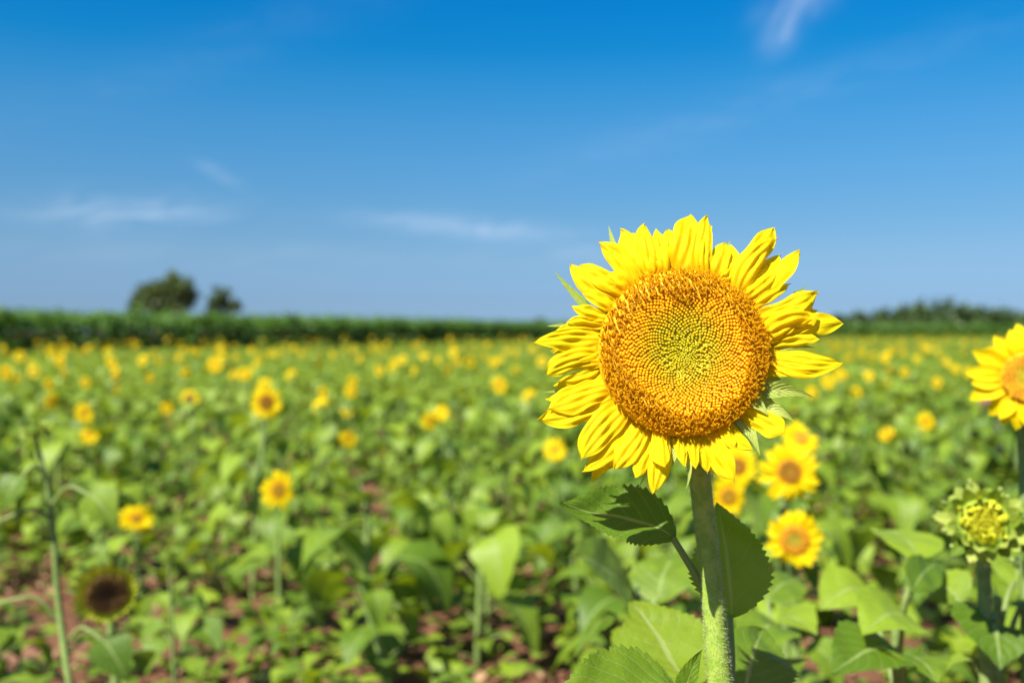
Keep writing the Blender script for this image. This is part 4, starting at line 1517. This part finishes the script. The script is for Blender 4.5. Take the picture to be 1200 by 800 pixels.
for (bx, by, tx, ty, w, z0, z1, bow, cup, nr, tw) in PET:
    # start a little under the disc rim
    vx, vy = bx - 801, by - 411
    rr = math.hypot(vx, vy)
    k = min(1.0, 95.0 / rr)
    bx2, by2 = 801 + vx * k, 411 + vy * k
    dx, dy = tx - bx2, ty - by2
    L = math.hypot(dx, dy)
    nx, ny = -dy / L, dx / L
    p0 = hp(bx2, by2, z0 - 4)
    p1 = hp(bx2 + dx * 0.35 + nx * bow * 1.3, by2 + dy * 0.35 + ny * bow * 1.3, z0 + 3)
    p2 = hp(bx2 + dx * 0.72 + nx * bow, by2 + dy * 0.72 + ny * bow, (z0 + z1) / 2 + 4)
    p3 = hp(tx, ty, z1)
    mb = MB()
    pk, te, bs = 0.42 + 0.2 * RNG.random(), 1.7 + 1.5 * RNG.random(), 0.55 + 0.2 * RNG.random()
    blade(mb, [p0, p1, p2, p3], HZ, w * (1.0 + 0.14 * RNG.random()) * MM, lambda t: prof_petal(t, bs, pk, te), 30, 21, fold=0.05, curl=-cup * 0.9, ridge=0.0012, nridge=nr, twist=tw + RNG.normal() * 0.22, wave=0.026, jag=0.09, asym=RNG.normal() * 0.14, notch=0.05 * RNG.random(), rnd=RNG.random())
    if RNG.random() < 0.35:                  # a withered hook at the point
        e = p3 + HX * RNG.normal() * 0.001 + HYv * RNG.normal() * 0.001 + HZ * 0.001 + nrm(p3 - p2) * 0.0022
        tube(mb, [p3, e], [0.0005, 0.0002], 4, 1, (0.36, 0.20, 0.04), nt=3)
    hero_build(mb, 'petal', [M['petal'], M['pigment']], head)

# bracts: slender green points between and behind the rays
BR = [(690, 362, 667, 340, 648, 316, 9, -10, -16), (722, 300, 717, 280, 713, 264, 7, -16, -20), (760, 500, 753, 520, 745, 560, 6, -14, -10), (770, 520, 760, 550, 748, 572, 5, -12, -10),
      (790, 505, 793, 530, 787, 548, 11, -10, -4), (806, 530, 812, 556, 803, 574, 5, -6, 2), (830, 530, 836, 545, 838, 560, 6, -10, -8),
      (893, 459, 925, 452, 955, 467, 16, -4, 2), (895, 475, 915, 480, 931, 494, 13, -8, -4), (880, 462, 868, 455, 862, 443, 14, -3, 13), (890, 462, 890, 446, 888, 434, 13, -4, 9),
      (868, 488, 878, 500, 891, 534, 17, -9, -4), (860, 486, 866, 496, 870, 512, 18, -10, -8), (882, 470, 892, 476, 900, 487, 13, -3, 3), (930, 345, 940, 340, 948, 335, 4, -14, -16), (935, 367, 944, 362, 950, 360, 5, -14, -16),
      (905, 408, 930, 402, 956, 408, 9, -12, -8), (660, 380, 650, 382, 640, 382, 4, -14, -14), (660, 456, 648, 459, 636, 459, 4, -12, -6), (700, 490, 690, 500, 682, 520, 12, -16, -16),
      (735, 318, 720, 296, 708, 290, 10, -20, -28), (840, 300, 848, 292, 856, 282, 10, -20, -30), (880, 320, 905, 312, 916, 298, 10, -20, -26), (856, 470, 864, 464, 868, 470, 10, 0, 8), (862, 475, 856, 480, 850, 493, 9, -2, 6)]
for (x0, y0, x1, y1, x2, y2, w, z0, z1) in BR:
    mb = MB()
    blade(mb, [hp(x0, y0, z0), hp(x1, y1, (z0 + z1) / 2 + 2), hp(x2, y2, z1)], HZ, w * MM * 1.15, lambda t: prof_petal(t, 0.85, 0.25, 1.1), 14, 7, fold=0.35, twist=RNG.normal() * 0.2)
    hero_build(mb, 'bract', M['bract'], head)
for i in range(26):                          # the ring of bracts on the back of the cup
    a = i * 2 * math.pi / 26
    d = HX * math.cos(a) + HYv * math.sin(a)
    mb = MB()
    blade(mb, [HC + d * HR * 0.7 - HZ * 0.030, HC + d * HR * 1.0 - HZ * 0.026, HC + d * HR * (1.22 + 0.1 * RNG.random()) - HZ * (0.020 + 0.02 * RNG.random())], HZ, 0.020, lambda t: prof_petal(t, 0.8, 0.35, 1.3), 8, 5, fold=0.25)
    hero_build(mb, 'bract', M['bract'], head)

# leaves of the big sunflower
def hero_leaf(pet, blade_pts, normal, w, prad=(0.0042, 0.0036, 0.003), fold=0.1, wave=0.020, serr=0.16, nserr=20, heart=0.08, mat_='leaf_hero', twist=0.0, curl=0.0):
    mb = MB()
    tube(mb, pet, list(prad)[:len(pet)], 8, nt=12, cap=False)
    blade(mb, blade_pts, normal, w, prof_leaf, 60, 21, fold=fold, wave=wave, serr=serr, nserr=nserr, heart=heart, twist=twist, curl=curl)
    return hero_build(mb, 'leaf', M[mat_], hero)


hero_leaf([at(838, 715, 0.905), at(818, 678, 0.908), at(788, 629, 0.910)], [at(788, 629, 0.910), at(738, 598, 0.922), at(700, 608, 0.918), at(656, 588, 0.900)], (0.15, -0.72, 0.68), 0.068, fold=0.28, heart=0.05)
hero_leaf([at(853, 830, 0.912), at(857, 780, 0.925), at(855, 722, 0.938)], [at(857, 722, 0.938), at(856, 670, 0.955), at(850, 630, 0.965), at(840, 588, 0.955)], (0.12, -1, 0.05), 0.084, fold=0.16, heart=0.02, prad=(0.0045, 0.004, 0.0034))
hero_leaf([at(842, 850, 0.905), at(812, 818, 0.88), at(785, 803, 0.865)], [at(785, 806, 0.865), at(745, 792, 0.86), at(700, 812, 0.835), at(640, 826, 0.81)], (0.0, -0.42, 0.9), 0.078, fold=0.3, heart=0.1, serr=0.2, nserr=22)
hero_leaf([at(842, 880, 0.905), at(820, 850, 0.89), at(800, 818, 0.88)], [at(800, 818, 0.88), at(806, 790, 0.875), at(823, 760, 0.865)], (-0.5, -0.8, 0.1), 0.020, fold=0.3, heart=0)
hero_leaf([at(846, 900, 0.915), at(830, 840, 0.98), at(800, 795, 1.08)], [at(800, 795, 1.08), at(782, 765, 1.13), at(760, 725, 1.17), at(736, 702, 1.18)], (0.1, -0.62, 0.78), 0.125, fold=0.12, heart=0.15)
hero_leaf([at(852, 900, 0.92), at(868, 850, 0.99), at(872, 815, 1.06)], [at(872, 815, 1.06), at(878, 780, 1.11), at(885, 750, 1.15), at(896, 735, 1.20)], (0.0, -0.62, 0.78), 0.10, fold=0.12, heart=0.15)
for (z, a, L_) in ((0.62, 0.6, 0.16), (0.5, 3.0, 0.17), (0.36, 5.2, 0.15), (0.7, 4.2, 0.14)):
    mb = MB()
    i = int(np.argmin(np.abs(sc_[:, 2] - z)))
    leaf_into(mb, sc_[i], a, 0.10, L_, R(35), R(40), 20, 11, 0.14)
    hero_build(mb, 'leaf', M['leaf'], hero)

# ------------------------------------------------------------------ near low plants behind the stem, leaf by leaf


def near_plant(foot_px, Y, h, label, leaves):
    """a young plant given by where its leaves show: (stem height fraction, base px, tip px, depth base, depth tip, width m, normal)"""
    fx = (foot_px - 600) / F * Y
    org = np.array([fx, Y, 0.0])
    root = empty('sunflower', tuple(org))
    tag(root, label, 'sunflower')
    sm = MB()
    c, r = tube(sm, [(0.0, 0, -0.03), (0.01, 0, h * 0.5), (0.0, 0, h)], [0.011, 0.009, 0.006], 8, nt=14)
    sm.build('stem', M['stalk'], root)
    for (f, b, e, yb, ye, w, n) in leaves:
        mb = MB()
        i = int(f * 13)
        bp, ep = at(*b, yb) - org, at(*e, ye) - org
        tube(mb, [c[i], (c[i] + bp) / 2 + [0, 0, 0.02], bp], [0.0045, 0.004, 0.0032], 6, nt=8, cap=False)
        blade(mb, [bp, bp * 0.6 + ep * 0.4 + [0, 0, 0.025], ep], n, w, prof_leaf, 22, 11, fold=0.14, wave=0.02, serr=0.12, nserr=13, heart=0.12)
        mb.build('leaf', M['leaf'], root)
    for (z, a) in ((0.25, 1.0), (0.4, 3.4), (0.55, 5.6)):
        mb = MB()
        i = int(z * 13)
        leaf_into(mb, c[i], a, 0.08, 0.13, R(30), R(35), 9, 7, 0.12)
        mb.build('leaf', M['leaf'], root)
    TAKEN.append((fx, Y))
    return root


near_plant(745, 1.72, 0.86, 'broad leaved plant without a flower, left behind the thick stem',
           [(0.98, (735, 690), (668, 650), 1.66, 1.55, 0.13, (0.2, -0.6, 0.78)), (0.9, (770, 700), (790, 650), 1.75, 1.85, 0.12, (-0.2, -0.5, 0.85)), (0.8, (720, 720), (668, 775), 1.62, 1.52, 0.03, (0, -0.5, 0.8)), (0.75, (765, 745), (720, 790), 1.6, 1.5, 0.10, (-0.3, -0.6, 0.7))])
near_plant(905, 1.65, 0.80, 'leafy plant without a flower, right behind the thick stem',
           [(0.98, (905, 730), (880, 775), 1.6, 1.5, 0.11, (-0.2, -0.7, 0.65)), (0.95, (915, 725), (958, 745), 1.66, 1.6, 0.10, (0.2, -0.5, 0.8)), (0.8, (900, 770), (930, 800), 1.6, 1.5, 0.10, (0.2, -0.7, 0.6)), (0.9, (900, 700), (940, 680), 1.8, 1.9, 0.10, (0, -0.5, 0.85))])
near_plant(1050, 1.55, 0.86, 'wide leaved young plant at the lower right, left of the plump green bud',
           [(0.98, (1075, 650), (1035, 622), 1.58, 1.72, 0.12, (0.1, -0.45, 0.9)), (0.95, (1070, 690), (1105, 660), 1.5, 1.6, 0.06, (0.2, -0.7, 0.7)), (0.9, (1060, 720), (1010, 745), 1.45, 1.38, 0.11, (-0.3, -0.6, 0.7)),
            (0.8, (1045, 760), (975, 790), 1.42, 1.34, 0.12, (-0.2, -0.5, 0.85)), (0.8, (1060, 770), (1100, 800), 1.42, 1.34, 0.11, (0.2, -0.6, 0.75)), (0.92, (1010, 690), (960, 715), 1.7, 1.66, 0.11, (-0.2, -0.6, 0.8))])
near_plant(1170, 1.5, 0.90, 'plant with one broad heart shaped leaf hanging under the plump green bud',
           [(0.98, (1164, 728), (1172, 785), 1.44, 1.38, 0.135, (0.0, -0.85, 0.5)), (0.9, (1200, 700), (1240, 740), 1.5, 1.46, 0.12, (0.3, -0.6, 0.7)), (0.9, (1120, 700), (1085, 690), 1.55, 1.6, 0.09, (-0.2, -0.6, 0.8)), (0.95, (1190, 680), (1200, 640), 1.6, 1.72, 0.12, (0.1, -0.5, 0.9))])

# ------------------------------------------------------------------ the pale stone on the soil at the lower left
def stone():
    Y = 3.62
    p = at(318, 782, Y)
    mb = MB()
    th = np.linspace(0, 2 * math.pi, 14, endpoint=False)
    P = []
    for zz, rr in ((-0.9, 0.5), (-0.5, 0.85), (0.0, 1.0), (0.45, 0.88), (0.8, 0.55), (0.95, 0.05)):
        k = 1 + 0.10 * np.sin(th * 2 + zz * 3) + 0.05 * np.sin(th * 5)
        P.append(np.stack([np.cos(th) * rr * 0.05 * k, np.sin(th) * rr * 0.042 * k, np.full(14, zz * 0.048)], 1))
    mb.add(np.array(P), grid_faces(6, 14, True))
    o = mb.build('stone', M['stone'])
    o.location = (p[0], Y, 0.035)
    tag(o, 'pale yellowish round stone lying on the red soil', 'stone')


stone()

# ------------------------------------------------------------------ a child standing far out, mostly hidden by the right edge sunflower
def child():
    Y = 8.0
    x = (1176 - 600) / F * Y
    root = empty('person', (x, Y, 0))
    tag(root, 'person in a white hat and pink top, almost hidden behind the right edge sunflower', 'person')
    me = bpy.data.meshes.new('body')
    V = [(0, 0, 0.56), (0, 0, 0.68), (0, -0.005, 0.80), (0, 0, 0.90), (0, -0.01, 0.96), (0, -0.015, 1.03), (0, -0.015, 1.09),
         (0.10, 0, 0.87), (0.145, 0.005, 0.72), (0.15, -0.03, 0.60), (0.15, -0.05, 0.54), (-0.10, 0, 0.87), (-0.145, 0.005, 0.72), (-0.15, -0.03, 0.60), (-0.15, -0.05, 0.54),
         (0.06, 0, 0.50), (0.065, -0.01, 0.29), (0.065, 0.01, 0.05), (0.07, -0.07, 0.025), (-0.06, 0, 0.50), (-0.065, -0.01, 0.29), (-0.065, 0.01, 0.05), (-0.07, -0.07, 0.025)]
    E = [(0, 1), (1, 2), (2, 3), (3, 4), (4, 5), (5, 6), (3, 7), (7, 8), (8, 9), (9, 10), (3, 11), (11, 12), (12, 13), (13, 14), (0, 15), (15, 16), (16, 17), (17, 18), (0, 19), (19, 20), (20, 21), (21, 22)]
    RR = [.085, .08, .088, .06, .035, .075, .06, .042, .033, .026, .024, .042, .033, .026, .024, .062, .045, .032, .028, .062, .045, .032, .028]
    me.from_pydata(V, E, [])
    o = bpy.data.objects.new('body', me)
    COL.objects.link(o)
    o.parent = root
    sk = o.modifiers.new('skin', 'SKIN')
    for i, r in enumerate(RR):
        me.skin_vertices[0].data[i].radius = (r, r)
    me.skin_vertices[0].data[0].use_root = True
    sub = o.modifiers.new('sub', 'SUBSURF')
    sub.levels = sub.render_levels = 2
    me.materials.append(flat_mat('skin_tone', (0.42, 0.24, 0.16), 0.6))
    # pink top, trousers, hair, hat
    tb = MB()
    ex, ey, ez = np.array([1, 0, 0.]), np.array([0, 1, 0.]), np.array([0, 0, 1.])
    lathe(tb, [(0.118, 0.56), (0.112, 0.66), (0.112, 0.80), (0.095, 0.90), (0.05, 0.945)], 18, (0, 0, 0), ex, ey * 0.82, ez)
    for s in (-1, 1):
        tube(tb, [(s * 0.07, 0, 0.895), (s * 0.125, 0, 0.81), (s * 0.148, 0, 0.70)], [0.055, 0.05, 0.046], 10, nt=8, cap=False)
    tb.build('pink_top', flat_mat('pink_cloth', (0.33, 0.11, 0.14)), root)
    lb = MB()
    for s in (-1, 1):
        tube(lb, [(s * 0.045, 0, 0.60), (s * 0.062, -0.005, 0.32), (s * 0.066, 0.01, 0.06)], [0.082, 0.062, 0.05], 10, nt=8, cap=False)
    lb.build('trousers', flat_mat('dark_cloth', (0.05, 0.045, 0.06)), root)
    hb_ = MB()
    lathe(hb_, [(0.098, 0.92), (0.105, 1.0), (0.092, 1.07), (0.06, 1.12), (0.01, 1.135)], 16, (0, 0.03, 0), ex, ey * 0.85, ez)
    hb_.build('hair', flat_mat('dark_hair', (0.03, 0.02, 0.018)), root)
    wb = MB()
    lathe(wb, [(0.165, 1.062), (0.16, 1.07), (0.095, 1.09), (0.088, 1.15), (0.06, 1.175), (0.005, 1.18)], 22, (0, 0, 0), ex, ey, ez)
    wb.build('hat', flat_mat('white_cloth', (0.5, 0.5, 0.5)), root)
    fb = MB()
    for s in (-1, 1):
        lathe(fb, [(0.002, 0.012), (0.008, 0.008), (0.010, 0.0)], 8, (s * 0.025, -0.082, 1.045), ex, ez, -ey, (0.02, 0.015, 0.012))
    lathe(fb, [(0.002, 0.02), (0.008, 0.012), (0.012, 0.0)], 8, (0, -0.085, 1.02), ex, ez, -ey, (0.42, 0.24, 0.16))
    lathe(fb, [(0.002, 0.005), (0.016, 0.0)], 8, (0, -0.082, 0.99), ex, ez * 0.35, -ey, (0.4, 0.12, 0.1))
    fb.build('face', M['pigment'], root)


child()
